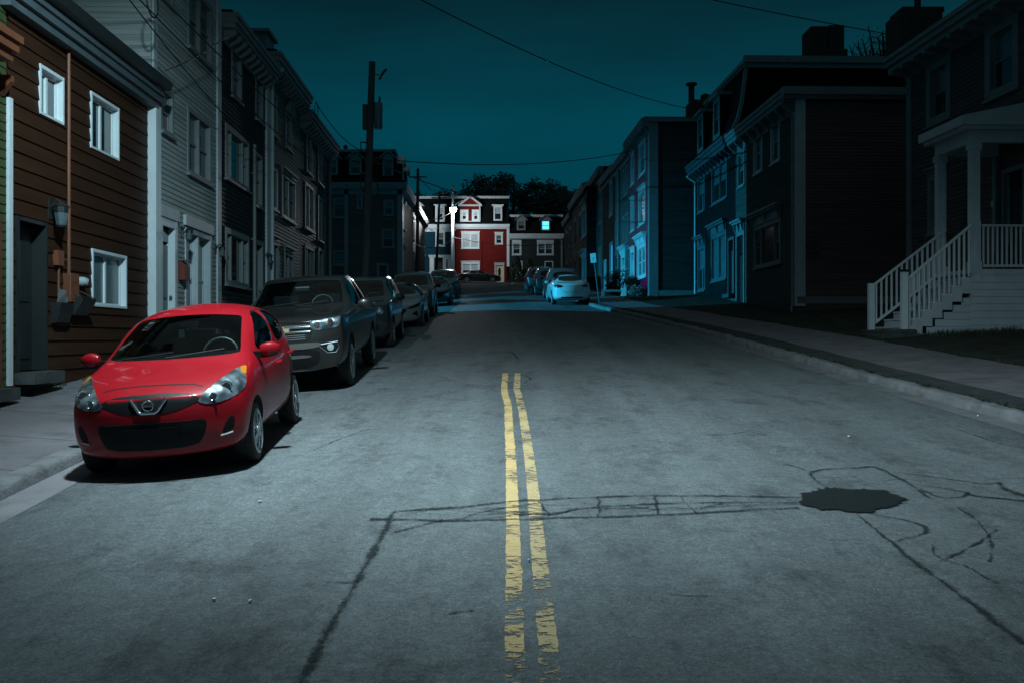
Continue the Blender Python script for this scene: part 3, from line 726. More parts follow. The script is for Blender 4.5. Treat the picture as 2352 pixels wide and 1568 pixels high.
# lime / orange-red neighbour at the picture's edge
h = thing('row_house', 'lime green and orange house with rust coloured cornice at the left edge of the photo', 'house', base(FL, 10))
door(h, FL, 12.05, 12.98, -.62, 1.55, trim='rust_trim', leaf='rust_trim')
window(h, FL, 9.0, 10.6, .3, 1.8, 'dh', None)
window(h, FL, 9.2, 10.4, 4.5, 5.8, 'dh', None); window(h, FL, 11.4, 12.4, 4.5, 5.8, 'dh', None)
shell(h, FL, 7.6, 13.18, -.75, 6.4, 9, 'lime_wall', .12)
cornice(h, FL, 7.5, 12.45, 3.46, 3.78, .55, 'rust_trim', 0, .06)
m = MB(); m.prism(FL, 12.98, 13.08, [(0, 3.18), (.05, 3.20), (.16, 3.36), (.16, 3.44), (0, 3.44)]); m.build('bracket', M['rust_trim'], h)
cornice(h, FL, 7.5, 13.2, 6.4, 6.8, .4, 'rust_trim'); flat_roof(h, FL, 7.5, 13.2, 6.8, 9)

# rust-brown two-storey house
h = thing('row_house', 'low rust brown clapboard house with a dark door behind the red hatchback', 'house', base(FL, 16))
for w in ((14.15, 14.96, 3.2, 3.91), (16.0, 17.24, 3.07, 3.98), (16.05, 17.6, .525, 1.455)):
    window(h, FL, *w, kind='slider', c=.045, trim='white', blind_sheen=0 if w[2] > 1 else 1, depth=.10, glass=('glass', 'blind'), sill=False)
door(h, FL, 13.43, 14.36, -.44, 1.66, trim='dark_door', leaf='dark_door', c=.05, depth=.16, handle=False)
shell(h, FL, 13.22, 18.74, -.66, 4.45, 8, 'orange_wall', .213, proud=.022)
board(h, FL, 13.2, 13.3, 0, .045, -.62, 3.2, 'white')
board(h, FL, 18.78, 19.08, 0, .16, -.5, 4.42, 'white')
m = MB(); m.box(FL, 13.0, 18.96, -.02, .16, 4.36, 4.48); m.box(FL, 13.0, 18.97, -.02, .22, 4.48, 4.60); m.box(FL, 13.0, 18.97, -.02, .26, 4.60, 4.70)
m.build('cornice', M['trim_dark'], h)
m = MB(); m.prism(FL, 12.9, 18.98, [(.26, 4.705), (.38, 4.72), (.42, 4.86), (.26, 4.90)]); m.build('gutter', M['iron'], h)
flat_roof(h, FL, 13.0, 18.9, 4.88, 8, .3, .12)
m = MB(); m.tube([FL.P(15.08, .05, .95), FL.P(15.08, .05, 4.42)], .028); m.lathe([(0, .16), (.06, .1), (.045, 0), (.045, -.05)], FL.P(15.08, .06, 4.38)); m.build('conduit', M['rust_trim'], h, smooth=True)
m = MB(); m.box(FL, 14.96, 15.28, .0, .13, .55, .98); o = m.build('meter_box', M['rust_trim'], h, bevel=.012)
m = MB(); m.box(FL, 14.62, 14.82, .0, .09, 1.08, 1.30); m.tube([FL.P(14.74, .04, .62), FL.P(14.74, .04, 1.1)], .022); m.tube([FL.P(14.82, .04, 1.18), FL.P(15.0, .04, 1.18)], .018); m.build('conduit_box', M['rust_trim'], h)
m = MB(); m.lathe([(.075, 0), (.075, .06), (.055, .12), (0, .14)], FL.P(15.55, .02, .89), 'x', 16); m.build('electric_meter', M['blind_pale'], h, smooth=True)
wall_lantern(h, FL, 14.52, 1.86, 1.25)
# things hanging on that wall
t = thing('wall_planter', 'dark hanging planter under the electric meter on the rust brown wall', 'planter', FL.P(15.35, .14, .45))
m = MB(); m.prism(FL, 15.1, 15.62, [(.02, .62), (.26, .62), (.24, .55), (.12, .36), (.02, .36)]); m.build('trough', M['iron'], t)
m = MB(); m.tube([FL.P(15.12, .02, .74), FL.P(15.12, .22, .63)], .008); m.tube([FL.P(15.6, .02, .74), FL.P(15.6, .22, .63)], .008); m.build('bracket', M['iron'], t)
t = thing('letter_box', 'dark wall letter box with pale papers sticking out beside the dark door', 'letter box', FL.P(14.75, .1, .3))
m = MB(); m.prism(FL, 14.52, 14.98, [(.01, .53), (.17, .53), (.15, .40), (.10, .24), (.01, .22)]); m.build('box', M['iron'], t)
m = MB(); m.quad(FL.P(14.53, .10, .52), FL.P(14.74, .12, .52), FL.P(14.72, .17, .70), FL.P(14.55, .13, .73)); m.box(FL, 14.75, 14.92, .08, .10, .50, .62); m.build('papers', M['trim_dim'], t)

# tall white clapboard house
h = thing('row_house', 'tall white clapboard house with a corner shop window and a pale door', 'house', base(FL, 21.5))
window(h, FL, 19.47, 20.29, 4.08, 4.98, 'dh', None, .09, 'trim_dim'); window(h, FL, 21.26, 23.1, 3.55, 4.98, 'pair', None, .10, 'trim_dim')
window(h, FL, 21.3, 23.2, 6.27, 7.7, 'pair', None, .10, 'trim_dim'); window(h, FL, 19.5, 20.3, 6.7, 7.65, 'dh', None, .09, 'trim_dim')
door(h, FL, 19.36, 20.48, -.16, 2.4, 'white', 'trim_dim', .17, transom=.32)
window(h, FL, 21.1, 23.12, .25, 2.4, 'pair', None, .12, trim='trim', depth=.16, blind_sheen=.62)
m = MB(); m.box(FL, 19.3, 20.55, 0, .07, 2.4, 2.62); m.box(FL, 21.0, 23.2, 0, .07, 2.4, 2.62); m.build('head_board', M['trim'], h)
shell(h, FL, 18.98, 23.9, -.3, 9.4, 10, 'white_wall', .105, gable_near=True)
board(h, FL, 23.6, 23.92, 0, .05, -.3, 9.3); board(h, FL, 19.0, 19.2, 0, .05, 4.9, 9.3); 
cornice(h, FL, 18.9, 24.0, 9.4, 9.85, .45, 'trim', 9); flat_roof(h, FL, 18.9, 24, 9.85, 10)
wall_lantern(h, FL, 20.86, 2.22, .9); wall_lantern(h, FL, 23.5, 2.1, .9)
t = thing('letter_box', 'dark red wall letter box between the pale door and the shop window', 'letter box', FL.P(20.75, .1, 1.2))
m = MB(); m.prism(FL, 20.62, 20.95, [(.01, 1.22), (.16, 1.22), (.16, 1.5), (.09, 1.6), (.01, 1.62)]); m.build('box', M['letter_red'], t)
m = MB(); m.box(FL, 20.60, 20.97, .0, .19, 1.615, 1.635); m.build('lid', M['grey_metal'], t)

# black clapboard house
h = thing('row_house', 'black clapboard house with wide three part windows next to the white house', 'house', base(FL, 26.5))
window(h, FL, 25.0, 26.05, 6.12, 7.33, 'dh', None, .10, trim='trim_dim'); window(h, FL, 27.65, 28.6, 6.12, 7.33, 'dh', None, .10, trim='trim_dim')
window(h, FL, 24.4, 26.88, 3.95, 5.3, 'bay3', None, .13, trim='trim_dim'); window(h, FL, 24.4, 26.88, 1.35, 2.74, 'bay3', None, .13, trim='trim_dim')
window(h, FL, 27.5, 28.5, 3.7, 5.2, 'dh', None, .10, trim='trim_dim')
door(h, FL, 27.45, 28.55, .35, 2.75, 'trim_dim', 'trim_dim', .13, transom=.3)
shell(h, FL, 23.96, 29.1, .1, 7.5, 10, 'black_wall', .11)
cornice(h, FL, 23.98, 29.05, 7.5, 7.85, .45, 'trim_dim', 10, .28); flat_roof(h, FL, 23.96, 29.1, 7.85, 10)
downpipe(h, FL, 27.25, .08, .3, 5.3, .05, 'trim_dim'); board(h, FL, 28.92, 29.3, 0, .07, .2, 8.0, 'trim')
wall_lantern(h, FL, 28.75, 2.35, 1.0)
# grey-green house
h = thing('row_house', 'grey green clapboard house with bracketed eaves and capped windows in the left row', 'house', base(FL, 31.8))
window(h, FL, 29.65, 30.6, 6.15, 7.45, 'dh', None, .1, 'trim_dim'); window(h, FL, 31.9, 32.95, 6.15, 7.3, 'dh', 'peak', .1, 'trim_dim')
window(h, FL, 29.7, 30.6, 3.9, 5.2, 'dh', None, .1, 'trim_dim'); window(h, FL, 31.3, 33.55, 3.85, 5.25, 'pair', 'cap', .1, 'trim_dim')
door(h, FL, 29.65, 30.75, .75, 2.95, 'trim_dim', 'trim_dim', .12, transom=.3, cap='cap'); window(h, FL, 31.7, 33.3, 1.5, 2.8, 'pair', 'cap', .1, 'trim_dim')
shell(h, FL, 29.12, 34.55, .45, 8.0, 10, 'green_wall', .11)
cornice(h, FL, 29.12, 34.55, 8.0, 8.4, .45, 'trim_dim', 12, .28, .16)
r = flat_roof(h, FL, 29.1, 34.6, 8.4, 10)
m = MB(); m.box(FL, 29.6, 30.7, -1.6, -.1, 8.46, 9.1); m.box(FL, 29.5, 30.8, -1.7, .0, 9.1, 9.2); m.build('roof_hatch', M['trim_dim'], r)
downpipe(h, FL, 29.45, .10, .5, 8.0, .06, 'trim', .4)
# slate house with the glowing blind
h = thing('row_house', 'dark slate clapboard house at the far end of the left row before the side street', 'house', base(FL, 38))
window(h, FL, 35.7, 36.8, 6.0, 7.45, 'dh', None, .1, 'trim_dim'); window(h, FL, 38.2, 39.3, 6.0, 7.45, 'dh', None, .1, 'trim_dim')
window(h, FL, 35.4, 37.2, 3.95, 5.6, 'pair', None, .1, 'trim_dim', glass=('glass', 'blind_pale')); window(h, FL, 38.2, 39.3, 3.8, 5.5, 'dh', None, .1, 'trim_dim')
window(h, FL, 35.4, 37.3, 1.9, 3.35, 'bay3', None, .1, 'trim_dim', glass=('glass', 'blind_pale')); door(h, FL, 38.2, 39.4, 1.15, 3.5, 'trim_dim', 'dark_door', .12, transom=.3)
shell(h, FL, 34.57, 41.2, .85, 7.6, 10, 'slate_wall', .11)
cornice(h, FL, 34.57, 41.2, 7.6, 7.95, .45, 'trim_dim', 13, .28, .16); flat_roof(h, FL, 34.6, 41.2, 7.95, 10)
board(h, FL, 40.95, 41.22, 0, .06, .9, 7.6, 'trim'); downpipe(h, FL, 40.7, .1, 1, 7.6, .05, 'trim_dim', .35)

# mansard house across the side street: gable end faces us, front faces the street
XM = -7.2
GM = Fr((XM, 65, 0), (-1, 0, 0), (0, -1, 0))           # t runs left from the corner
SM = Fr((XM, 65, 0), (-.02, 1, 0), (1, .02, 0))        # t runs up the street
zg = plane(65) + .1
h = thing('corner_house', 'dark mansard roofed corner house behind the tall utility pole', 'house', (XM - 2, 65, zg))
def mz(v): return zat(v, 65)
def mt(u): return XM - xat(u, 65)
window(h, GM, mt(904), mt(881), mz(495), mz(460), 'dh', None, .09, 'trim_dim'); window(h, GM, mt(905), mt(877), mz(569), mz(527), 'dh', None, .09, 'trim_dim')
window(h, GM, mt(833), mt(820), mz(479), mz(439), 'dh', None, .09, 'trim_dim'); window(h, GM, mt(800), mt(765), mz(500), mz(455), 'dh', None, .09, 'trim_dim')
window(h, GM, mt(800), mt(765), mz(610), mz(575), 'dh', None, .09, 'trim_dim')
door(h, GM, mt(893), mt(866), zg + .2, mz(605), 'trim_dim', 'dark_door', .14, transom=.35)
shell(h, GM, 0, 5.6, zg, 9.75, 7.5, 'near_wall', .13)
OPEN.clear()
window(h, SM, 1.5, 2.6, 7.3, 9.0, 'dh', 'cap', .12, 'trim'); window(h, SM, 4.6, 5.7, 7.3, 9.0, 'dh', 'cap', .12, 'trim'); window(h, SM, 1.4, 3.2, 4.1, 6.1, 'pair', 'cap', .12, 'trim')
OPENS = list(OPEN); OPEN.clear()
m = MB(); clap(m, Fr(SM.P(0, .012, 0), SM.d, SM.n), 0, 7.5, zg, 9.75, OPENS, .13); m.build('front_wall', M['trim'], h)  # street front painted pale so its colour carries the lamp light
board(h, GM, -.04, .28, .0, .05, zg, 9.7, 'trim_dim'); board(h, SM, -.04, .28, .02, .07, zg, 9.7, 'trim'); board(h, GM, 3.5, 3.75, 0, .05, zg, 9.7, 'trim_dim'); board(h, GM, 5.3, 5.6, 0, .05, zg, 9.7, 'trim_dim')
cornice(h, GM, -.25, 5.8, 9.75, 10.15, .35, 'trim_dim', 0, .35); cornice(h, SM, 0.1, 7.5, 9.75, 10.15, .38, 'trim', 12, .35)
r = MB()
zz = [10.16, 10.8, 11.6, 12.25]; ins = [-.2, .25, .5, .62]
vs = []
for z, i in zip(zz, ins):
    a = -.25 + (.2 + i); vs += [GM.P(a, -(.2 + i) + .3, z), GM.P(5.8, -(.2 + i) + .3, z), GM.P(5.8, -7.5, z), GM.P(a, -7.5, z)]
fs = [(k * 4 + j, k * 4 + (j + 1) % 4, k * 4 + 4 + (j + 1) % 4, k * 4 + 4 + j) for k in range(3) for j in range(4)] + [(12, 13, 14, 15), (3, 2, 1, 0)]
r.add(vs, fs); roof = r.build('roof', M['roof'], h)
m = MB(); m.box(GM, .45, 5.9, -.75, -.35, 12.26, 12.42); m.box(SM, .3, 7.4, -.9, -.45, 12.262, 12.42); m.build('roof_trim', M['trim_dim'], roof)
dormer(roof, GM, mt(891), .80, mz(406), mz(362), -.05, 1.0, 'roof', 'trim_dim', c=.12); dormer(roof, GM, mt(816), .90, mz(402), mz(364), -.05, 1.0, 'roof', 'trim_dim', c=.12)
dormer(roof, GM, mt(762), .90, mz(402), mz(364), -.05, 1.0, 'roof', 'trim_dim', c=.12)
dormer(roof, SM, 2.0, 1.0, 10.4, 11.7, -.1, 1.0, 'roof', 'trim', c=.12); dormer(roof, SM, 5.2, 1.0, 10.4, 11.7, -.1, 1.0, 'roof', 'trim', c=.12)
m = MB(); m.lathe([(.10, 0), (.10, .5), (.16, .52), (.16, .62), (.05, .75)], GM.P(4.0, -2, 12.3)); m.build('roof_vent', M['iron'], roof)

# houses further up on the left, beyond the corner house
h = thing('row_house', 'dark house partly hidden behind the mansard corner house on the left', 'house', (-8.2, 82, plane(82)))
G2 = Fr((-7.9, 78, 0), (-1, 0, 0), (0, -1, 0)); S2 = Fr((-7.9, 78, 0), (-.02, 1, 0), (1, .02, 0))
for z in (5.2, 8.0): window(h, S2, 2, 3.2, z, z + 1.6, 'dh', 'cap', .12, 'trim'); window(h, S2, 6, 7.2, z, z + 1.6, 'dh', 'cap', .12, 'trim')
shell(h, S2, 0, 16, plane(80), 10.6, 7, 'brown_wall', .14)
cornice(h, S2, 0, 16, 10.6, 11.0, .4, 'trim_dim', 12, .3); flat_roof(h, S2, 0, 16, 11.0, 7)
# ------------------------------------------------------------------ row that closes the street (110 m away)
K = 110 / F
def fx(u): return (u - CX) * K
def fz(v): return (HV - v) * K
zg = plane(110) + .05
# blue house
h = thing('row_house', 'blue house with white door surround under the far street lamp', 'house', (fx(995), 110, zg))
for u0, u1, v0, v1, kd, cp in ((943, 975, 573, 527, 'pair', None), (1000, 1022, 566, 531, 'dh', None), (943, 976, 637, 589, 'pair', 'cap')):
    window(h, FF, fx(u0), fx(u1), fz(v0), fz(v1), kd, cp, .17, 'white', blind_sheen=.5)
door(h, FF, fx(1001), fx(1020), zg + .1, fz(590), 'white', 'dark_door', .13, transom=.5)
m = MB()
for a, b in ((987, 997), (1020.4, 1036)): m.box(FF, fx(a), fx(b), 0, .14, zg, fz(592))
m.box(FF, fx(985), fx(1037), 0, .18, fz(592), fz(589)); m.box(FF, fx(984), fx(1038), 0, .26, fz(588.6), fz(586.5)); m.build('door_surround', M['white'], h)
m = MB(); m.box(FF, fx(1025), fx(1028), .142, .16, fz(632), fz(596)); m.build('sidelight', M['glass'], h)
shell(h, FF, fx(925), fx(1046), zg, fz(526), 9, 'blue_wall', .16)
board(h, FF, fx(1039), fx(1044), 0, .06, zg, fz(526), 'white'); board(h, FF, fx(960), fx(970), 0, .2, zg + 3.4, fz(530), 'white'); board(h, FF, fx(960), fx(970), 0, .2, zg, zg + 2.6, 'white')
m = MB(); m.box(FF, fx(975), fx(1036), 0, .10, fz(533), fz(529)); m.build('frieze_board', M['white'], h)
cornice(h, FF, fx(925), fx(1046), fz(526), fz(516.5), .4, 'white', 8, .25, .3)
rf = mansard(h, FF, fx(925), fx(1046), [(.35, fz(516)), (-.1, fz(500)), (-.35, fz(480)), (-.5, fz(453.5))], 'trim')
dormer(rf, FF, fx(957), 1.3, fz(511), fz(474), .35, 1.2, 'roof', 'white', c=.28); dormer(rf, FF, fx(1011), 1.15, fz(511), fz(474), .35, 1.2, 'roof', 'white', 'flat', c=.25, glass=('glass', 'blind_pale'))
# red house
h = thing('row_house', 'bright red house with a pointed gable dormer and a cream door at the street end', 'house', (fx(1107), 110, zg))
window(h, FF, fx(1059.7), fx(1101), fz(571), fz(535), 'pair', 'cap', .16, 'white', blind_sheen=1, glass=('glass', 'blind_pale')); window(h, FF, fx(1136.6), fx(1155), fz(562), fz(537), 'dh', 'cap', .16, 'white', blind_sheen=.5)
window(h, FF, fx(1059.7), fx(1101.8), fz(637), fz(603), 'pair', 'cap', .16, 'white', glass=('glass', 'blind_pale'))
door(h, FF, fx(1136), fx(1158), zg + .1, fz(607), 'trim', 'cream_door', .12, cap='cap', oval=True)
shell(h, FF, fx(1047), fx(1164), zg, fz(524), 9, 'red_wall', .16)
board(h, FF, fx(1164), fx(1170), -.1, .07, zg + 2.0, fz(524), 'white'); downpipe(h, FF, fx(1107), .06, zg, fz(553), .05, 'red_wall')
m = MB(); m.box(FF, fx(1106), fx(1118), 0, .3, fz(635), fz(628)); m.build('window_box', M['trim_dim'], h)
cornice(h, FF, fx(1047), fx(1170), fz(524), fz(516), .35, 'white', 0, .12)
rf = mansard(h, FF, fx(1047), fx(1168), [(.3, fz(515.6)), (-.1, fz(500)), (-.35, fz(480)), (-.5, fz(453))], 'trim')
d = MB(); t0, t1, tc = fx(1057), fx(1103), fx(1080)
d.box(FF, t0, t1, -1.4, .30, fz(510), fz(474)); d.prism_n(FF, -1.4, .29, [(t0 - .1, fz(473.8)), (t1 + .1, fz(473.8)), (tc, fz(455))])
dm = d.build('gable_dormer', M['red_wall'], rf)
d = MB(); d.box(FF, t0 - .2, t1 + .2, .30, .42, fz(475), fz(471.5)); d.box(FF, t0 - .02, t1 + .02, .30, .36, fz(511), fz(509))
for s in (-1, 1): d.bar(FF.P(tc + s * (t1 - t0) * .56, .36, fz(473)), FF.P(tc, .36, fz(453)), .30, .20)
d.box(FF, t1 - .12, t1 + .04, .30, .36, fz(509), fz(475)); d.build('gable_trim', M['trim'], dm)
for a, b in ((1057.5, 1076), (1084, 1102)):
    keep = list(OPEN); window(dm, Fr((0, 110 - .31, 0), (1, 0, 0), (0, -1, 0)), fx(a), fx(b), fz(509), fz(483), 'dh', None, .24, 'white', depth=.02, sill=False, glass=('glass', 'blind_pale')); OPEN[:] = keep
dormer(rf, FF, fx(1143.5), 1.05, fz(508), fz(474), .2, 1.2, 'roof', 'white', 'flat', c=.16, glass=('glass', 'blind_pale'))
# moss green house with the lit dormer
h = thing('row_house', 'dark green house with a glowing cyan dormer window to the right of the red house', 'house', (fx(1230), 110, zg))
window(h, FF, fx(1176), fx(1197.5), fz(586), fz(557), 'dh', None, .16, 'trim', blind_sheen=.5); window(h, FF, fx(1233.6), fx(1271.6), fz(586), fz(557), 'pair', None, .16, 'trim')
m = MB(); m.box(FF, fx(1176), fx(1197.5), 0, .05, fz(557), fz(551)); m.box(FF, fx(1233), fx(1272), 0, .05, fz(557), fz(551)); m.build('head_board', M['trim'], h)
door(h, FF, fx(1183), fx(1200), zg + .1, fz(600), 'trim', 'trim', .12, transom=.6); door(h, FF, fx(1251), fx(1271), zg + .1, fz(600), 'trim', 'trim', .12, transom=.6)
shell(h, FF, fx(1170), fx(1292), zg, fz(548), 9, 'moss_wall', .16)
board(h, FF, fx(1288), fx(1292), 0, .06, zg, fz(548), 'trim_dim'); cornice(h, FF, fx(1168.6), fx(1294), fz(548), fz(538), .4, 'trim', 22, .15, .12)
rf = mansard(h, FF, fx(1170.5), fx(1292), [(.35, fz(537.5)), (-.1, fz(522)), (-.35, fz(508)), (-.45, fz(496))], 'trim')
dormer(rf, FF, fx(1197), 1.05, fz(530), fz(506), .3, 1.2, 'roof', 'trim_dim', c=.16)
dormer(rf, FF, fx(1253), 1.10, fz(531), fz(507), .3, 1.2, 'roof', 'trim_dim', c=.14, glass=('lit_cyan', 'lit_cyan'))
h = thing('row_house', 'unlit brown house closing the far right end of the street', 'house', (fx(1320), 110, zg))
window(h, FF, fx(1300), fx(1325), fz(586), fz(557), 'pair', None, .16, 'trim_dim'); window(h, FF, fx(1300), fx(1325), fz(636), fz(602), 'pair', None, .16, 'trim_dim')
shell(h, FF, fx(1292.5), fx(1400), zg, fz(545), 9, 'moss_wall', .16); cornice(h, FF, fx(1294), fx(1400), fz(545), fz(538), .35, 'trim_dim'); flat_roof(h, FF, fx(1294), fx(1400), fz(538), 9)
h = thing('row_house', 'unlit house closing the far left end of the street behind the corner house', 'house', (fx(860), 110, zg))
window(h, FF, fx(880), fx(905), fz(586), fz(557), 'pair', None, .16, 'trim_dim')
shell(h, FF, fx(800), fx(924.5), zg, fz(520), 9, 'moss_wall', .16); flat_roof(h, FF, fx(800), fx(924), fz(520), 9)
sheet('pavement', [108.36, 108.4, 109.95], lambda y: frange(-60, 60, 4), lambda x, y: plane(y) + (.11 if y > 108.38 else -.05), M['concrete'], smooth=False)
# ------------------------------------------------------------------ right row, nearer block
def baseR(fr, t): p = fr.P(t, 0, 0); return (p.x, p.y, plane(t) + .2)
# taupe house with the big shop-like window and the oxblood gable
h = thing('row_house', 'taupe house with a blank oxblood gable wall and a big hooded front window', 'house', baseR(FA, 37))
window(h, FA, 35.4, 36.5, 6.35, 7.95, 'dh', None, .12, 'trim'); window(h, FA, 37.6, 38.8, 6.35, 7.95, 'dh', None, .12, 'trim'); window(h, FA, 40.15, 41.2, 6.2, 7.65, 'dh', None, .12, 'trim_dim')
window(h, FA, 35.3, 38.76, 2.7, 4.32, 'bay3', 'hood', .14, 'trim_dim'); 
door(h, FA, 40.15, 41.45, 1.4, 4.35, 'trim_dim', 'dark_door', .14, transom=.75, cap='hood')
shell(h, FA, 33.6, 41.6, 1.35, 8.0, 10.5, 'cream_wall', .11, gable_near=True, gable_mat='oxblood')
m = MB(); m.prism_n(FA, -.02, .02, [(33.62, 0.6), (41.6, 1.0), (41.6, 1.34), (33.62, 1.34)]); m.build('base_wall', M['found'], h)
GA = Fr(FA.P(33.6, 0, 0), -FA.n, -FA.d)
m = MB(); m.box(GA, .02, 10.5, .0, .05, 1.18, 1.42); m.build('skirt_board', M['trim_dim'], h)
board(h, GA, -.03, .30, 0, .05, 1.1, 8.2, 'trim'); board(h, FA, 33.57, 33.85, 0, .045, 1.1, 7.95, 'trim')
m = MB(); m.box(GA, -.5, 10.5, .0, .30, 8.18, 8.44); m.box(GA, -.5, 10.5, 0, .18, 8.06, 8.18); m.build('gable_trim', M['trim_dim'], h)
m = MB(); m.box(GA, .35, .75, 0, .12, 2.9, 3.3); m.build('meter_box', M['found'], h)
cornice(h, FA, 33.6, 41.55, 8.0, 8.45, .5, 'trim_dim', 9, .35); flat_roof(h, FA, 33.6, 41.6, 8.45, 10.5, .3, .02)
m = MB(); m.tube([FA.P(33.72, .1, .75), FA.P(33.70, .12, 1.0), FA.P(33.7, .10, 1.2), FA.P(33.7, .10, 7.5), FA.P(33.7, .14, 7.65), FA.P(33.7, .45, 7.85), FA.P(33.7, .47, 8.05)], .05); m.build('downpipe', M['trim_dim'], h, smooth=True)
# teal-dark mansard house
h = thing('row_house', 'dark mansard house with a curved roof edge and tall dormers in the right row', 'house', baseR(FA, 45.5))
window(h, FA, 43.0, 45.9, 6.1, 7.95, 'pair', None, .15, 'trim_dark'); window(h, FA, 47.3, 48.9, 6.1, 7.95, 'dh', None, .14, 'trim_dark')
window(h, FA, 43.1, 46.0, 2.6, 4.7, 'pair', 'hood', .15, 'trim_dark', blind_sheen=1); window(h, FA, 47.2, 48.9, 2.3, 4.45, 'dh', 'hood', .14, 'trim_dark')
door(h, FA, 41.75, 42.8, 1.9, 4.3, 'trim_dark', 'trim_dark', .12, transom=.4)
shell(h, FA, 41.62, 49.3, 1.7, 8.0, 10, 'teal_wall', .11)
m = MB(); m.prism_n(FA, -.02, .02, [(41.62, 1.0), (49.3, 1.6), (49.3, 1.69), (41.62, 1.69)]); m.build('base_wall', M['found'], h)
cornice(h, FA, 41.75, 49.35, 8.0, 8.5, .55, 'trim_dark', 11, .3)
prof = [(.42, 8.5), (.1, 8.7), (-.10, 9.1), (-.28, 9.8), (-.5, 11.55)]
rf = mansard(h, FA, 41.7, 49.3, prof, 'trim_dim', 10)
m = MB()
for (n0, z0), (n1, z1) in zip(prof, prof[1:]): m.bar(FA.P(41.66, n0 + .02, z0), FA.P(41.66, n1 + .02, z1 + .06), .16, .14)
m.build('curved_trim', M['trim_dim'], rf)
GB = Fr(FA.P(41.6, 0, 0), -FA.n, -FA.d)
m = MB(); m.box(GB, .3, 8.2, .0, .22, 11.5, 11.78); m.box(GB, .3, 8.2, 0, .12, 11.3, 11.5); m.build('gable_trim', M['trim_dim'], rf)
dormer(rf, FA, 44.6, 1.35, 8.95, 10.75, .10, 1.6, 'roof', 'trim_dim', 'flat', c=.2); dormer(rf, FA, 47.9, 1.35, 8.95, 10.75, .10, 1.6, 'roof', 'trim_dim', 'flat', c=.2)
m = MB()
for a, b, z in ((0, .75, 14.05), (.82, 1.5, 14.1)): m.box(Fr((13.45, 45.5, 0), (1, 0, 0), (0, -1, 0)), a, b, -.7, .7, 11.7, z)
m.box(Fr((13.45, 45.5, 0), (1, 0, 0), (0, -1, 0)), -.12, 1.62, -.8, .8, 11.7, 13.0); m.box(Fr((13.45, 45.5, 0), (1, 0, 0), (0, -1, 0)), -.2, 1.5, -.75, .75, 11.6, 12.6); m.build('chimney', M['brick'], rf)
downpipe(h, FA, 49.1, .1, 2.2, 8.0, .05, 'trim', .5)

# ------------------------------------------------------------------ set-back house with the porch (nearest on the right)
h = thing('detached_house', 'black house with wide bracketed eaves set back behind the white porch', 'house', baseR(FN, 26))
window(h, FN, 27.6, 29.1, 6.15, 8.0, 'dh', None, .26, 'trim_dim', depth=.14); window(h, FN, 24.1, 25.7, 6.1, 8.0, 'dh', None, .26, 'trim_dim', depth=.14)
window(h, FN, 20.6, 22.2, 6.1, 8.0, 'dh', None, .26, 'trim_dim', depth=.14); window(h, FN, 20.4, 22.0, 2.5, 4.6, 'dh', None, .2, 'trim_dim')
window(h, FN, 27.8, 29.0, 3.0, 4.75, 'dh', 'cap', .2, 'trim_dim')
door(h, FN, 23.75, 24.85, 1.63, 4.2, 'trim_dim', 'dark_door', .12, transom=.4, step=False)
shell(h, FN, 18, 30.4, .6, 8.1, 9, 'near_wall', .12)
m = MB(); m.prism_n(FN, -.02, .02, [(18.02, -.3), (30.38, .4), (30.38, .595), (18.02, .595)]); m.build('base_wall', M['found'], h)
board(h, FN, 30.1, 30.42, 0, .05, .6, 8.0, 'trim_dim')
cornice(h, FN, 18, 30.5, 8.1, 8.55, .72, 'trim_dim', 17, .2, .16, .85)
rf = flat_roof(h, FN, 18, 30.5, 8.56, 9, .6, .12)
m = MB(); a = Fr((16.3, 30.2, 0), (1, 0, 0), (0, -1, 0)); 
m.box(a, -4.75, -3.5, -.6, .6, 8.6, 9.75); m.box(a, -4.65, -3.4, -.5, .5, 9.75, 9.9); m.lathe([(.10, 0), (.10, .65), (.22, .72), (.24, .80), (.05, .9)], a.P(-4.0, 0, 9.85), 'z', 10); m.build('chimney', M['brick'], rf)

# porch
DZ = 1.62
def NX(t): return FN.P(t, 0, 0).x
t = thing('porch', 'white porch with square columns, railing and flat roof on the set-back black house', 'porch', (11.5, 24.2, DZ))
PT0, PT1, PN = 23.25, 25.2, 1.62
m = MB(); m.box(FN, PT0, PT1, .02, PN, DZ - .10, DZ); m.build('deck', M['trim'], t)
m = MB(); clap(m, Fr(FN.P(PT0 + .02, 0, 0), FN.n, -FN.d), .02, PN - .02, -.02, DZ - .1, (), .167, .018); m.build('skirt', M['trim'], t)
m = MB(); m.box(FN, PT1 - .05, PT1 - .01, .02, PN - .02, .0, DZ - .1); m.box(FN, PT0 + .1, PT1 - .05, PN - .06, PN - .03, .0, DZ - .1); m.build('skirt', M['trim_dim'], t)
for tt in (PT0 + .02, PT1 - .22):
    m = MB(); m.box(FN, tt, tt + .20, PN - .24, PN - .04, DZ, 4.58); m.box(FN, tt - .03, tt + .23, PN - .27, PN - .01, DZ, DZ + .18); m.box(FN, tt - .03, tt + .23, PN - .27, PN - .01, 4.42, 4.58); m.build('column', M['trim'], t)
    m = MB(); m.box(FN, tt, tt + .18, .02, .12, DZ, 4.58); m.build('pilaster', M['trim_dim'], t)
m = MB()
m.box(FN, PT0 + .03, PT0 + .2, .02, PN - .04, 4.58, 4.86); m.box(FN, PT1 - .2, PT1 - .03, .02, PN - .04, 4.58, 4.86); m.box(FN, PT0 + .2, PT1 - .2, PN - .22, PN - .05, 4.58, 4.858); m.build('beam', M['trim'], t)
m = MB(); m.box(FN, PT0 - .12, PT1 + .12, .02, PN + .18, 4.862, 4.95); m.box(FN, PT0 - .2, PT1 + .2, .02, PN + .28, 4.95, 5.16)
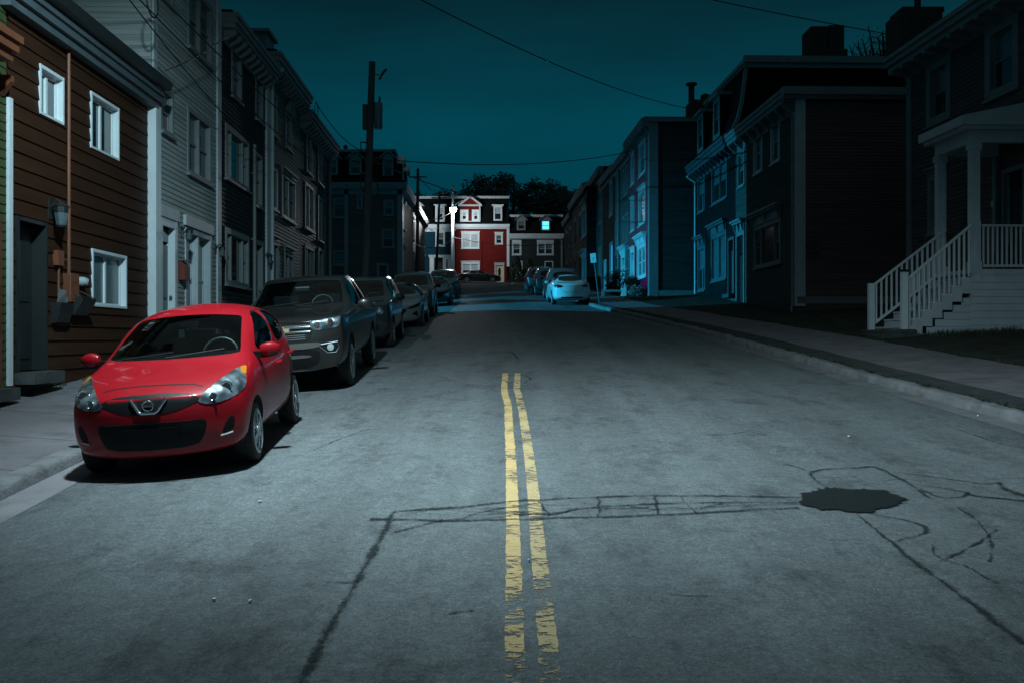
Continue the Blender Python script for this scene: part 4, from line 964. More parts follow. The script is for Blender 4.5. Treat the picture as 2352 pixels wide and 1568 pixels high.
m.add([FN.P(PT0 - .2, .02, 5.162), FN.P(PT1 + .2, .02, 5.162), FN.P(PT1 + .2, PN + .28, 5.162), FN.P(PT0 - .2, PN + .28, 5.162), FN.P(PT0 - .2, .02, 5.55), FN.P(PT1 + .2, .02, 5.55)], [(0, 1, 2, 3), (4, 5, 2, 3), (0, 4, 3), (1, 2, 5), (0, 1, 5, 4)])
m.build('porch_roof', M['trim'], t)
def railing(parent, p0, p1, n, lo=.10, w=.035, post=None, name='railing', mt='trim', h=.95, drop=0.0):
    """top and bottom rails along the slope p0-p1, with each baluster its own part; h above the nosing line"""
    m = MB(); p0 = Vector(p0); p1 = Vector(p1); up = Vector((0, 0, 1))
    m.bar(p0 + up * h, p1 + up * h, .07, .05)
    if lo is not None: m.bar(p0 + up * lo, p1 + up * lo, .05, .06)
    r = m.build(name, M[mt], parent)
    for i in range(n):
        p = p0.lerp(p1, (i + .5) / n); b = MB()
        b.bar(p + up * ((lo if lo is not None else 0) - drop), p + up * (h - .02), w); b.build('baluster', M[mt], r)
    return r
railing(t, FN.P(PT0 + .06, PN - .28, DZ), FN.P(PT0 + .06, .12, DZ), 11, .08, h=1.02)
m = MB(); m.lathe([(.06, 0), (.09, .05), (.09, .16), (.03, .2)], FN.P(25.15, .06, 3.3), 'z', 10); m.build('porch_light', M['blind_pale'], t, smooth=True)

# stairs up to it
st = thing('porch_stairs', 'white wooden stairs with railings climbing from the pavement to the porch', 'stairs', (9.8, 24.1, .15))
AX = Fr((0, 0, 0), (0, 1, 0), (-1, 0, 0))              # t = Y, n = -X
XB, XT = 9.12, 10.74
SY0, SY1 = 23.3, 24.95
zb0 = .10; NS = 8; rise = (DZ - zb0) / NS; run = (XT - XB) / (NS - 1)
m = MB(); m.box(W0, XB - .55, XB + .35, SY0 - .25, SY1 + .15, -.25, zb0 + .02); m.box(W0, XB - .38, XB + .30, SY0 - .12, SY1 + .05, zb0 + .021, zb0 + .12); m.build('stone_base', M['found'], st, bevel=.02)
for i in range(NS - 1):
    x = XB + i * run; z = zb0 + (i + 1) * rise
    m = MB(); m.box(W0, x - .03, x + run + .01, SY0 - .03, SY1 + .03, z - .04, z); m.box(W0, x, x + .02, SY0, SY1, z - rise, z - .04); m.build('step', M['trim'], st)
# stepped side skirts with boards
for y, nm in ((SY0 - .04, 0), (SY1 + .04, 1)):
    m = MB()
    for i in range(NS - 1):
        x = XB + i * run; z = zb0 + (i + 1) * rise
        m.box(W0, x, x + run, y - .02, y + .02, max(-.05, z - rise * 2.0), z - .041)
    m.build('stringer', M['trim'], st)
m = MB(); yy = SY0 - .0
clap(m, Fr((0, yy, 0), (1, 0, 0), (0, -1, 0)), XB + .3, XT, -.05, DZ - .45, (), .167, .016, clip=lambda z: (min(XT - .02, XB + .45 + max(0, (z - zb0)) * run / rise), XT))
m.build('side_boards', M['trim'], st)
for y, xo, zt in ((SY0 - .02, .05, 1.56), (SY1, -.12, 1.38)):
    m = MB(); x = XB + xo; m.box(W0, x - .07, x + .07, y - .07, y + .07, .06, zt); o = m.build('newel_post', M['white'], st)
    if y < 24: m = MB(); m.box(W0, x - .10, x + .10, y - .10, y + .10, zt, zt + .05); m.build('post_cap', M['iron'], o)
for y, n, xo, z0_, hh in ((SY0 - .02, 14, .05, zb0 + .22, 1.04), (SY1, 14, -.12, zb0 + .22, 1.0)):
    railing(st, (XB + xo + .06, y, z0_ + .02), (XT + .12, y, DZ + .10), n, None if y < 24 else .03, .04, mt='white', h=hh, drop=.12 if y < 24 else 0)
m = MB(); m.box(W0, XT + .05, XT + .19, SY0 - .09, SY0 + .05, DZ - .3, DZ + 1.12); m.build('newel_post', M['trim'], st)

# ------------------------------------------------------------------ right row, farther block, lit from the side street
h = thing('row_house', 'pink three storey house with a black gable wall on the street corner', 'house', baseR(FB, 53))
window(h, FB, 51.4, 53.6, 8.6, 10.5, 'dh', 'cap', .2, 'trim'); window(h, FB, 51.4, 53.7, 6.0, 7.9, 'dh', 'cap', .2, 'trim'); window(h, FB, 51.3, 54.2, 3.2, 5.0, 'pair', 'hood', .2, 'white')
window(h, FB, 55.2, 56.5, 8.6, 10.4, 'dh', 'cap', .16, 'trim'); window(h, FB, 55.2, 56.5, 6.0, 7.8, 'dh', 'cap', .16, 'trim'); door(h, FB, 55.1, 56.6, 2.6, 5.0, 'white', 'trim', .2, transom=.4, cap='cap')
OPN = list(OPEN); OPEN.clear()
m = MB(); clap(m, FB, 50.1, 56.8, 5.3, 10.75, OPN, .13, .02); m.build('wall', M['pink_wall'], h)
m = MB(); clap(m, FB, 50.1, 56.8, 2.2, 5.29, OPN, .13, .018); m.build('lower_wall', M['magenta_wall'], h)
shell(h, FB, 50.1, 56.8, 2.19, 2.2, 10, 'magenta_wall'); 
m = MB(); m.box(FB, 50.12, 56.78, -10, -.24, .8, 10.7)
m.box(FB, 50.1, 50.12, -10, -.01, 2.1, 10.7); m.box(FB, 56.78, 56.8, -10, -.01, 2.1, 10.7); m.build('side_wall', M['gable_black'], h)
GP = Fr(FB.P(50.1, 0, 0), -FB.n, -FB.d)
m = MB(); clap(m, GP, 0, 10, 2.3, 10.9, (), .13); m.build('gable_wall', M['gable_black'], h)
m = MB(); m.box(GP, 0, 10, 0, .05, 2.15, 2.42); m.build('skirt_board', M['trim_dim'], h)
board(h, GP, -.04, .40, 0, .06, 1.9, 11.0, 'trim_dim'); board(h, FB, 50.06, 50.5, 0, .05, 1.9, 10.7, 'trim_dim')
m = MB(); m.box(GP, -.1, 10, 0, .16, 10.9, 11.1); m.build('gable_trim', M['trim_dim'], h)
cornice(h, FB, 50.1, 56.8, 10.7, 11.1, .45, 'trim_dim', 10, .3); rf = flat_roof(h, FB, 50.1, 56.8, 11.1, 10, .3, .0)
m = MB(); m.box(FB, 52.4, 54.0, -3.9, -2.6, 11.1, 12.6); m.lathe([(.16, 0), (.16, .9), (.3, .95), (.3, 1.05), (.1, 1.1)], FB.P(53.2, -2.75, 12.6)); m.lathe([(.26, 0), (.26, .4), (.1, .5)], FB.P(53.2, -3.5, 12.6)); m.build('chimney', M['brick'], rf)

h = thing('row_house', 'pale aqua house with paired narrow windows beside the pink house', 'house', baseR(FB, 60))
for z in (8.4, 5.6):
    window(h, FB, 57.6, 58.6, z, z + 1.7, 'dh', None, .1, 'trim_dim', blind_sheen=0); window(h, FB, 59.0, 60.0, z, z + 1.7, 'dh', None, .1, 'trim_dim', blind_sheen=0)
window(h, FB, 62.0, 63.0, 5.3, 7.4, 'dh', None, .1, 'trim_dim', blind_sheen=0); window(h, FB, 57.3, 58.6, 4.0, 5.3, 'dh', 'cap', .12, 'trim_dim')
door(h, FB, 58.6, 60.4, 2.9, 5.0, 'white', 'trim', .2, transom=.4, cap='hood')
shell(h, FB, 56.85, 63.4, 2.7, 10.5, 10, 'aqua_wall', .13)
cornice(h, FB, 56.85, 63.4, 10.5, 10.85, .35, 'trim_dim', 0, .25); flat_roof(h, FB, 56.85, 63.4, 10.85, 10)
downpipe(h, FB, 61.2, .09, 3, 10.5, .07, 'trim_dim'); m = MB(); m.box(FB, 62.2, 62.7, 0, .14, 4.6, 5.0); m.build('meter_box', M['found'], h)
h = thing('row_house', 'near black house with one tall window glowing deep blue', 'house', baseR(FB, 66))
window(h, FB, 64.4, 65.9, 8.0, 10.3, 'dh', 'cap', .18, 'trim_dim'); door(h, FB, 67.6, 68.8, 3.2, 5.4, 'trim', 'dark_door', .14, transom=.4)
window(h, FB, 64.2, 65.9, 3.6, 6.3, 'plain', None, .12, 'trim_dim', glass=('lit_blue', 'lit_blue'))
shell(h, FB, 63.45, 69.7, 3.0, 10.6, 10, 'teal_wall', .13); cornice(h, FB, 63.45, 69.7, 10.6, 11.0, .35, 'trim_dim', 0, .2); flat_roof(h, FB, 63.45, 69.7, 11, 10)
h = thing('row_house', 'blue grey house with stacked bay windows behind the parking sign', 'house', baseR(FB, 74))
window(h, FB, 70.4, 72.0, 8.2, 10.6, 'dh', 'cap', .16, 'trim_dim'); window(h, FB, 70.4, 72.0, 4.4, 6.4, 'dh', 'cap', .16, 'trim_dim')
BW = Fr(FB.P(0, .7, 0), FB.d, FB.n)
for z in (4.0, 7.7): window(h, BW, 74.0, 77.2, z, z + 2.2, 'bay3', 'hood', .16, 'trim_dim')
OP2 = [o for o in OPEN if o[0] > 73]; OPEN[:] = [o for o in OPEN if o[0] < 73]
shell(h, FB, 69.75, 79.2, 3.4, 11.6, 10, 'aqua_wall', .13)
m = MB(); clap(m, BW, 73.6, 77.6, 3.4, 11.0, OP2, .13); m.box(FB, 73.6, 73.7, 0, .7, 3.2, 11); m.box(FB, 77.5, 77.6, 0, .7, 3.2, 11); m.box(FB, 73.5, 77.7, 0, .85, 11.0, 11.25); m.build('bay', M['teal_wall'], h)
cornice(h, FB, 69.75, 79.2, 11.6, 12.0, .4, 'trim_dim', 14, .2); flat_roof(h, FB, 69.75, 79.2, 12, 10); 
h = thing('row_house', 'dim brown house with tall panelled bays further up the right row', 'house', baseR(FB, 86))
for a in (80.4, 84.4, 88.8):
    for z in (4.9, 8.4): window(h, FB, a, a + 2.2, z, z + 2.3, 'pair', 'cap', .16, 'trim_dim')
shell(h, FB, 79.25, 93, 4.0, 11.9, 10, 'brown_wall', .15); cornice(h, FB, 79.25, 93, 11.9, 12.4, .5, 'trim_dim', 14, .3); flat_roof(h, FB, 79.25, 93, 12.4, 10)
h = thing('row_house', 'low dark house at the top of the right row before the cross street', 'house', baseR(FB, 97))
for a in (94, 98):
    for z in (5.6, 8.6): window(h, FB, a, a + 2, z, z + 2.0, 'pair', 'cap', .16, 'trim_dim')
shell(h, FB, 93.1, 101.5, 4.9, 11.4, 10, 'slate_wall', .15); cornice(h, FB, 93.1, 101.5, 11.4, 11.8, .4, 'trim_dim', 8, .3); flat_roof(h, FB, 93.1, 101.5, 11.8, 10)
# ------------------------------------------------------------------ cars. Local axes: x sideways, y from the front bumper (0) to the rear, z up
def paint(name, col, rough=0.32, metal=0.0, coat=0.8): return mat(name, col, rough, metal=metal, var=0.08, scale=1.2, coat=coat, spec=0.5)
M['paint_red'] = mat('paint_red', (0.275, 0.0025, 0.008), .45, var=.06, scale=1.2, coat=.55, spec=.2)
M['paint_bronze'] = paint('paint_bronze', (0.055, 0.048, 0.045), .38, metal=.85, coat=.6)
M['paint_pale_bronze'] = paint('paint_pale_bronze', (0.17, 0.15, 0.14), .38, metal=.6)  # paler bronze: light on the jutting bumper put into the paint
M['paint_black'] = paint('paint_black', (0.014, 0.016, 0.017), .25)
M['paint_grey'] = paint('paint_grey', (0.07, 0.075, 0.08), .3, metal=.3)
M['paint_silver'] = paint('paint_silver', (0.22, 0.25, 0.265), .32, metal=.35)
M['paint_white'] = paint('paint_white', (0.62, 0.66, 0.67), .3)
M['paint_wine'] = paint('paint_wine', (0.05, 0.012, 0.018), .28)
M['trimblack'] = mat('plastic_black', (0.004, 0.0045, 0.005), .55, spec=.25, var=.3, scale=20)
M['under'] = mat('car_inside', (0.010, 0.011, 0.012), .8, var=.3, scale=8)
M['tyre'] = mat('tyre_rubber', (0.014, 0.015, 0.016), .75, var=.3, scale=30, bump=.2)
M['alloy'] = mat('alloy', (0.42, 0.45, 0.47), .35, metal=.55, var=.15, scale=12)
M['chrome'] = mat('chrome', (0.75, 0.78, 0.80), .12, metal=1.0, var=.05)
M['gold'] = mat('gold_badge', (0.85, 0.66, 0.38), .25, metal=.6, var=.05)
M['amber'] = mat('amber_lens', (0.50, 0.17, 0.012), .2, var=.2, scale=30, coat=.6)
M['tail'] = mat('tail_lens', (0.20, 0.006, 0.012), .2, var=.3, scale=25, coat=.7)
M['seat'] = mat('seat_fabric', (0.035, 0.038, 0.040), .9, var=.3, scale=20)
M['plate'] = mat('plate', (0.60, 0.63, 0.64), .5, var=.1)
M['carglass'] = glass_see('car_glass')
def lens_mat():
    """headlamp: faceted reflector behind a clear lens"""
    m, nt, p = new_mat('headlamp'); N = nt.nodes; L = nt.links
    tc = N.new('ShaderNodeTexCoord'); v = N.new('ShaderNodeTexVoronoi'); v.feature = 'SMOOTH_F1'; v.inputs['Scale'].default_value = 13; L.new(tc.outputs['Object'], v.inputs['Vector'])
    r = N.new('ShaderNodeValToRGB'); r.color_ramp.elements[0].color = (.36, .42, .46, 1); r.color_ramp.elements[1].color = (.07, .085, .10, 1)
    r.color_ramp.elements[0].position = .15; r.color_ramp.elements[1].position = .62
    L.new(v.outputs['Distance'], r.inputs['Fac']); L.new(r.outputs['Color'], p.inputs['Base Color'])
    p.inputs['Metallic'].default_value = .7; p.inputs['Roughness'].default_value = .30
    p.inputs['Coat Weight'].default_value = 1; p.inputs['Coat Roughness'].default_value = .02
    b = N.new('ShaderNodeBump'); b.inputs['Strength'].default_value = .22; b.inputs['Distance'].default_value = .03; L.new(v.outputs['Distance'], b.inputs['Height']); L.new(b.outputs['Normal'], p.inputs['Normal'])
    return m
M['lens'] = lens_mat()

def profile(sp, y):
    w = interp(sp['W'], y); zb = interp(sp['ZB'], y); zt = interp(sp['ZT'], y); zl = interp(sp['ZL'], y); wr = sp['wr']
    Hm = sp['H']; bx = sp.get('box', 0)
    zl = min(zl, zt - .02)
    g = clamp((zt - zl - .10) / (Hm - zl - .12)); g = g * g * (3 - 2 * g)
    zr = zt - lerp(.02, sp.get('rr', .085), g)
    return [(0, zb), (.80 * w, zb), (.96 * w, zb + .09), (w, zb + .48 * (zl - zb)), (lerp(.985, 1.0, bx) * w, zl - lerp(.13, .07, bx) * (zl - zb)), (lerp(.935, .975, bx) * w, zl),
            (lerp(lerp(.83, .91, bx) * w, (.925 * w + wr) / 2 + .035, g), lerp(lerp(zl, zt, lerp(.55, .8, bx)), zl + .52 * (zr - zl), g)),
            (lerp(.62 * w, wr, g), zr), (0, zt)]

def grid_body(sp):
    ys = sp['ys']; vs = []; fs = []
    P = [profile(sp, y) for y in ys]
    K = 9; full = 2 * K - 2                                   # ring: p0 .. p8 then mirrored p7 .. p1
    bowf, bowr = sp['bowf'], sp['bowr']
    for i, y in enumerate(ys):
        ring = []
        L = ys[-1]
        for (x, z) in P[i]:
            q = (x / max(.01, interp(sp['W'], y))) ** 2
            yy = y + bowf * q * clamp(1 - y / .9) - bowr * q * clamp(1 - (L - y) / .7)
            ring.append((x, yy, z))
        vs += ring + [(-x, yy, z) for (x, yy, z) in ring[-2:0:-1]]
    for i in range(len(ys) - 1):
        for j in range(full):
            fs.append((i * full + j, i * full + (j + 1) % full, (i + 1) * full + (j + 1) % full, (i + 1) * full + j))
    # end faces with their own nose curve: centre column and mid columns
    for end, nose in ((0, sp['nose']), (len(ys) - 1, sp['tailc'])):
        o = end * full; ycen = {}; b = len(vs)
        for i in range(1, K - 1):
            x, z = P[end][i]; yc = interp(nose, z)
            vs.append((0, yc, z)); vs.append((.55 * x, lerp(yc, vs[o + i][1], .22), z)); vs.append((-.55 * x, lerp(yc, vs[o + i][1], .22), z))
        def c(i, k): return b + (i - 1) * 3 + k
        def l(i): return o + i
        def r(i): return o + (full - i) % full
        for i in range(1, K - 2):
            fs += [(l(i), l(i + 1), c(i + 1, 1), c(i, 1)), (c(i, 1), c(i + 1, 1), c(i + 1, 0), c(i, 0)), (c(i, 0), c(i + 1, 0), c(i + 1, 2), c(i, 2)), (c(i, 2), c(i + 1, 2), r(i + 1), r(i))]
        fs += [(l(0), l(1), c(1, 1), c(1, 0)), (l(0), c(1, 0), c(1, 2), r(1))]
        t = K - 2
        fs += [(l(8), c(t, 0), c(t, 1), l(t)), (l(8), r(t), c(t, 2), c(t, 0))]
    return vs, fs

def tmp_obj(name, vs, fs, mats):
    me = bpy.data.meshes.new(name); me.from_pydata([tuple(v) for v in vs], [], fs)
    bm = bmesh.new(); bm.from_mesh(me); bmesh.ops.recalc_face_normals(bm, faces=bm.faces); bm.to_mesh(me); bm.free()
    for m in mats: me.materials.append(m)
    o = bpy.data.objects.new(name, me); COL.objects.link(o); return o
def applied(o):
    dg = bpy.context.evaluated_depsgraph_get(); dg.update()
    return bpy.data.meshes.new_from_object(o.evaluated_get(dg))
def kill(o): bpy.data.objects.remove(o, do_unlink=True)

def rsmooth(poly, it=2):
    """round the corners of an outline (corner cutting)"""
    for _ in range(it):
        q = []
        for i in range(len(poly)):
            a, b = poly[i], poly[(i + 1) % len(poly)]
            q += [(lerp(a[0], b[0], .25), lerp(a[1], b[1], .25)), (lerp(a[0], b[0], .75), lerp(a[1], b[1], .75))]
        poly = q
    return poly
def grow(poly, d):
    cx = sum(p[0] for p in poly) / len(poly); cy = sum(p[1] for p in poly) / len(poly); out = []
    for x, y in poly:
        l = math.hypot(x - cx, y - cy) or 1; out.append((x + (x - cx) / l * d, y + (y - cy) / l * d))
    return out
class Skin:
    """the finished outer skin of a car, used to lay lamps, grilles and glass onto it"""
    def __init__(s, me):
        s.bvh = BVHTree.FromPolygons([v.co.copy() for v in me.vertices], [tuple(p.vertices) for p in me.polygons])
    def hit(s, a, b, axis, sgn):
        if axis == 'y': o = Vector((a, -sgn * 9, b)); d = Vector((0, sgn, 0))
        elif axis == 'x': o = Vector((-sgn * 9, a, b)); d = Vector((sgn, 0, 0))
        else: o = Vector((a, b, 9)); d = Vector((0, 0, -1))
        h = s.bvh.ray_cast(o, d)
        k = 0
        while h[0] is None and axis == 'y' and k < 14:
            o.z -= .010; o.x *= .985; k += 1; h = s.bvh.ray_cast(o, d)
        if h[0] is None:
            near = s.bvh.find_nearest(Vector((a, 0.3 if sgn > 0 else 4, b)) if axis == 'y' else Vector((-sgn * .8, a, b)))
            return near[0], near[1]
        n = h[1]
        if n.dot(d) > 0: n = -n
        return h[0], n
    def patch(s, poly, axis, sgn, off, thick=.012, res=.035):
        b = []
        for i in range(len(poly)):
            p, q = poly[i], poly[(i + 1) % len(poly)]; n = max(1, int(math.hypot(q[0] - p[0], q[1] - p[1]) / res))
            b += [(lerp(p[0], q[0], k / n), lerp(p[1], q[1], k / n)) for k in range(n)]
        x0, x1 = min(p[0] for p in b), max(p[0] for p in b); y0, y1 = min(p[1] for p in b), max(p[1] for p in b)
        pts = [Vector(p) for p in b]; x = x0 + res * .5
        def inside(px_, py_):
            c = False
            for (ax, ay), (bx, by) in zip(b, b[1:] + b[:1]):
                if (ay > py_) != (by > py_) and px_ < (bx - ax) * (py_ - ay) / (by - ay) + ax: c = not c
            return c
        while x < x1:
            y = y0 + res * .5
            while y < y1:
                if inside(x, y) and min((x - q[0]) ** 2 + (y - q[1]) ** 2 for q in b) > (res * .45) ** 2: pts.append(Vector((x, y)))
                y += res
            x += res
        ed = [(i, (i + 1) % len(b)) for i in range(len(b))]
        v2, e2, f2, ov, oe, of = geometry.delaunay_2d_cdt(pts, ed, [tuple(range(len(b)))], 1, 1e-5)
        vs = []; inner = []
        for v in v2:
            p, n = s.hit(v.x, v.y, axis, sgn); vs.append(p + n * off); inner.append(p + n * (off - thick))
        m = MB(); m.add(vs, [tuple(f) for f in f2])
        cnt = {}
        for f in f2:
            for i in range(len(f)):
                e = (f[i], f[(i + 1) % len(f)]); k = (min(e), max(e)); cnt[k] = cnt.get(k, 0) + 1
        o = len(vs); m.v += inner
        for (a, c), n in cnt.items():
            if n == 1: m.f.append([a, c, o + c, o + a]); m.m.append(0)
        return m
    def strip(s, line, axis, sgn, w=.007, off=.0015, res=.04):
        pts = []
        for a, b in zip(line, line[1:]):
            n = max(1, int(math.hypot(b[0] - a[0], b[1] - a[1]) / res)); pts += [(lerp(a[0], b[0], k / n), lerp(a[1], b[1], k / n)) for k in range(n)]
        pts.append(line[-1]); m = MB(); vs = []
        for i, p in enumerate(pts):
            a = pts[max(0, i - 1)]; b = pts[min(len(pts) - 1, i + 1)]; l = math.hypot(b[0] - a[0], b[1] - a[1]) or 1
            nx, ny = -(b[1] - a[1]) / l * w / 2, (b[0] - a[0]) / l * w / 2
            for sg in (-1, 1):
                q, n = s.hit(p[0] + sg * nx, p[1] + sg * ny, axis, sgn); vs.append(q + n * off)
        m.add(vs, [(2 * i, 2 * i + 1, 2 * i + 3, 2 * i + 2) for i in range(len(pts) - 1)])
        return m

def wheel(root, x, y, Rw, wid, side, spokes, rimr, mt='alloy', style=0):
    m = MB(); c = Vector((x, y, Rw)); s = side
    prof = [(rimr, -.5), (rimr + .25 * (Rw - rimr), -.52), (Rw * .965, -.47), (Rw, -.36), (Rw, .36), (Rw * .965, .47), (rimr + .25 * (Rw - rimr), .52), (rimr, .5)]
    m.lathe([(r, h * wid) for r, h in prof], c, 'x', 36, cap=False)
    for k in (-.18, .0, .18): m.lathe([(Rw + .001, (k - .02) * wid), (Rw + .004, k * wid), (Rw + .001, (k + .02) * wid)], c, 'x', 36, cap=False)
    w = m.build('wheel', M['tyre'], root, local=True, smooth=True)
    r = MB(); o = s * wid * .5
    r.lathe([(rimr + .004, o + s * .004), (rimr - .016, o + s * .010), (rimr - .028, o - s * .006), (rimr - .032, o - s * .11)], c, 'x', 36, 0, cap=False)
    r.lathe([(rimr - .03, o - s * .10), (0, o - s * .105)], c, 'x', 24, 1, cap=False)
    for k in range(spokes):
        a0 = 6.283185 * (k + .5) / spokes
        for da in ((-.16, .16) if style == 1 else (0,)):
            a = a0 + da; a2 = a0 + da * .45; ww = .014 if style == 1 else .036
            p = [(.045, a2, o + s * .004), (rimr * .55, lerp(a2, a, .5), o + s * .008), (rimr - .018, a, o - s * .002)]
            for (r0, b0, h0), (r1, b1, h1) in zip(p, p[1:]):
                A = c + Vector((h0, r0 * math.cos(b0), r0 * math.sin(b0))); B = c + Vector((h1, r1 * math.cos(b1), r1 * math.sin(b1)))
                t = Vector((0, -math.sin(b0), math.cos(b0))); wa, wb = ww * lerp(.8, 1.2, r0 / rimr), ww * lerp(.8, 1.25, r1 / rimr); dn = Vector((-s * .03, 0, 0))
                vs = [A - t * wa, A + t * wa, B + t * wb, B - t * wb]; vs += [v + dn for v in vs]
                r.add(vs, [(0, 1, 2, 3), (0, 4, 5, 1), (1, 5, 6, 2), (2, 6, 7, 3), (3, 7, 4, 0)], 0)
    r.lathe([(.062, o - s * .03), (.060, o + s * .008), (.045, o + s * .018), (0, o + s * .02)], c, 'x', 16, 0, cap=False)
    r.build('rim', [M[mt], M['under']], w, local=True, smooth=True, sharp=40)
    return w

def car(sp, name, label, cat, loc, yaw=0, roll=0, pitch=None, group=None):
    root = thing(name, label, cat, loc, group)
    pitch = math.atan(S) if pitch is None else pitch
    root.rotation_euler = (Matrix.Rotation(yaw, 3, 'Z') @ Matrix.Rotation(pitch if abs(yaw) < 1 else (-pitch if abs(yaw) > 2 else 0), 3, 'X') @ Matrix.Rotation(roll, 3, 'Y')).to_euler()
    pm = M[sp['paint']]
    vs, fs = grid_body(sp)
    b = tmp_obj('body', vs, fs, [pm, M['under']])
    if sp.get('box'):                                    # crisp shoulder, roof rail and nose edges on the square-cut cars
        cr = b.data.attributes.new('crease_edge', 'FLOAT', 'EDGE'); ny = len(sp['ys']); val = []
        for e in b.data.edges:
            i, j = e.vertices; v = 0.0
            if i < ny * 16 and j < ny * 16:
                (ri, ci), (rj, cj) = divmod(i, 16), divmod(j, 16)
                if ri != rj and ci == cj and ci in (5, 11): v = .75
                if ri != rj and ci == cj and ci in (7, 9) and sp['ys'][min(ri, rj)] > 1.2: v = .55
                if ri == rj == 0: v = .6
            val.append(v * sp['box'])
        cr.data.foreach_set('value', val)
    md = b.modifiers.new('s', 'SUBSURF'); md.levels = md.render_levels = sp.get('sub', 2)
    me = applied(b); kill(b)
    sk = Skin(me)
    L = sp['ys'][-1]; hw = max(v for _, v in sp['W'])
    # cut the wheel arches and the cabin out of the solid
    b = bpy.data.objects.new('body', me); COL.objects.link(b); cut = []
    R_ = sp['R']; axles = [sp['fo'], sp['fo'] + sp['wb']]
    m = MB()
    for ya in axles:
        for s in (-1, 1):
            lo, hi = (hw - .33, hw + .3) if s > 0 else (-hw - .3, -hw + .33)
            m.lathe([(R_ + sp.get('arch', .055), lo), (R_ + sp.get('arch', .055), hi)], (0, ya, R_ + .01), 'x', 40)
    cut.append(tmp_obj('c1', m.v, m.f, [M['under']]))
    for poly in sp['side_win']:
        m = MB(); pr = rsmooth(poly, 2); k = len(pr)
        v = [Vector((-2, y, z)) for y, z in pr] + [Vector((2, y, z)) for y, z in pr]
        m.add(v, [tuple(range(k)), tuple(range(2 * k - 1, k - 1, -1))] + [(i, (i + 1) % k, k + (i + 1) % k, k + i) for i in range(k)])
        cut.append(tmp_obj('c2', m.v, m.f, [M['under']]))
    ymid = sp['ymid']
    for poly, y0, y1 in ((sp['front_win'], -1, ymid), (sp['rear_win'], ymid - .15, L + 1)):
        m = MB(); pr = rsmooth(poly, 2); k = len(pr)
        v = [Vector((x, y0, z)) for x, z in pr] + [Vector((x, y1, z)) for x, z in pr]
        m.add(v, [tuple(range(k)), tuple(range(2 * k - 1, k - 1, -1))] + [(i, (i + 1) % k, k + (i + 1) % k, k + i) for i in range(k)])
        cut.append(tmp_obj('c3', m.v, m.f, [M['under']]))
    for c in cut:
        c.data.materials.clear(); c.data.materials.append(pm); c.data.materials.append(M['under'])
        for p in c.data.polygons: p.material_index = 1
        d = b.modifiers.new('b', 'BOOLEAN'); d.operation = 'DIFFERENCE'; d.object = c; d.solver = 'MANIFOLD'
    me2 = applied(b); kill(b)
    for c in cut: kill(c)
    for p in me2.polygons: p.use_smooth = True
    me2.set_sharp_from_angle(angle=R(38))
    me2.name = 'body'
    b = bpy.data.objects.new('body', me2); COL.objects.link(b); b.parent = root; ORI[b.name] = Vector((0, 0, 0))
    def put(nm, mb, mt, parent=b, smooth=True): return mb.build(nm, mt if isinstance(mt, list) else M[mt], parent, local=True, smooth=smooth, sharp=50)
    # glass
    put('windscreen', sk.patch(grow(rsmooth(sp['front_win'], 2), .012), 'y', 1, -.004, .004, .06), 'carglass', root)
    put('rear_window', sk.patch(grow(rsmooth(sp['rear_win'], 2), .012), 'y', -1, -.004, .004, .06), 'carglass', root)
    for poly in sp['side_win']:
        for s in (-1, 1): put('side_window', sk.patch(grow(rsmooth(poly, 2), .012), 'x', s, -.004, .004, .06), 'carglass', root)
    # seats and wheel seen through the glass
    zc = sp['seat'][1]
    for x in (-.36, .36):
        m = MB(); y = sp['seat'][0]
        m.box(W0, x - .23, x + .23, y, y + .12, zc - .12, zc + .18); m.box(W0, x - .13, x + .13, y + .02, y + .11, zc + .22, zc + .40)
        o = put('seat', m, 'seat', root, False); o.modifiers.new('b', 'BEVEL').width = .04; o.modifiers['b'].segments = 3
    m = MB(); y = sp['seat'][0] - .55; n = 20; ring = [Vector((.36 + .185 * math.cos(6.283 * i / n), y + .07 * math.sin(6.283 * i / n), zc + .0 + .17 * math.sin(6.283 * i / n))) for i in range(n + 1)]
    m.tube(ring, .016, 8, cap=False); m.bar(ring[0], ring[n // 2], .03); put('steering_wheel', m, 'grey_metal', root)
    # wheels
    for ya in axles:
        for s in (-1, 1): wheel(root, s * (hw - .125 - sp.get('winset', 0)), ya, R_, .20, s, sp['spokes'][0], R_ * sp['spokes'][2], sp.get('rim_mat', 'alloy'), sp['spokes'][1])
    # lamps, grilles, seams
    for nm, mt, axis, sgn, poly, off, mir, rnds in sp['patches']:
        for k in ((1, -1) if mir else (1,)):
            if axis == 'x': pl, sg = poly, sgn * k
            else: pl, sg = [(x * k, z) for x, z in poly], sgn
            put(nm, sk.patch(rsmooth(pl, rnds) if rnds else pl, axis, sg, off), mt, b)
    for axis, sgn, line, mir, w in sp.get('seams', []):
        for k in ((1, -1) if mir else (1,)):
            if axis == 'x': l, sg = line, sgn * k
            else: l, sg = [(x * k, z) for x, z in line], sgn
            put('panel_gap', sk.strip(l, axis, sg, w), 'trimblack', b)
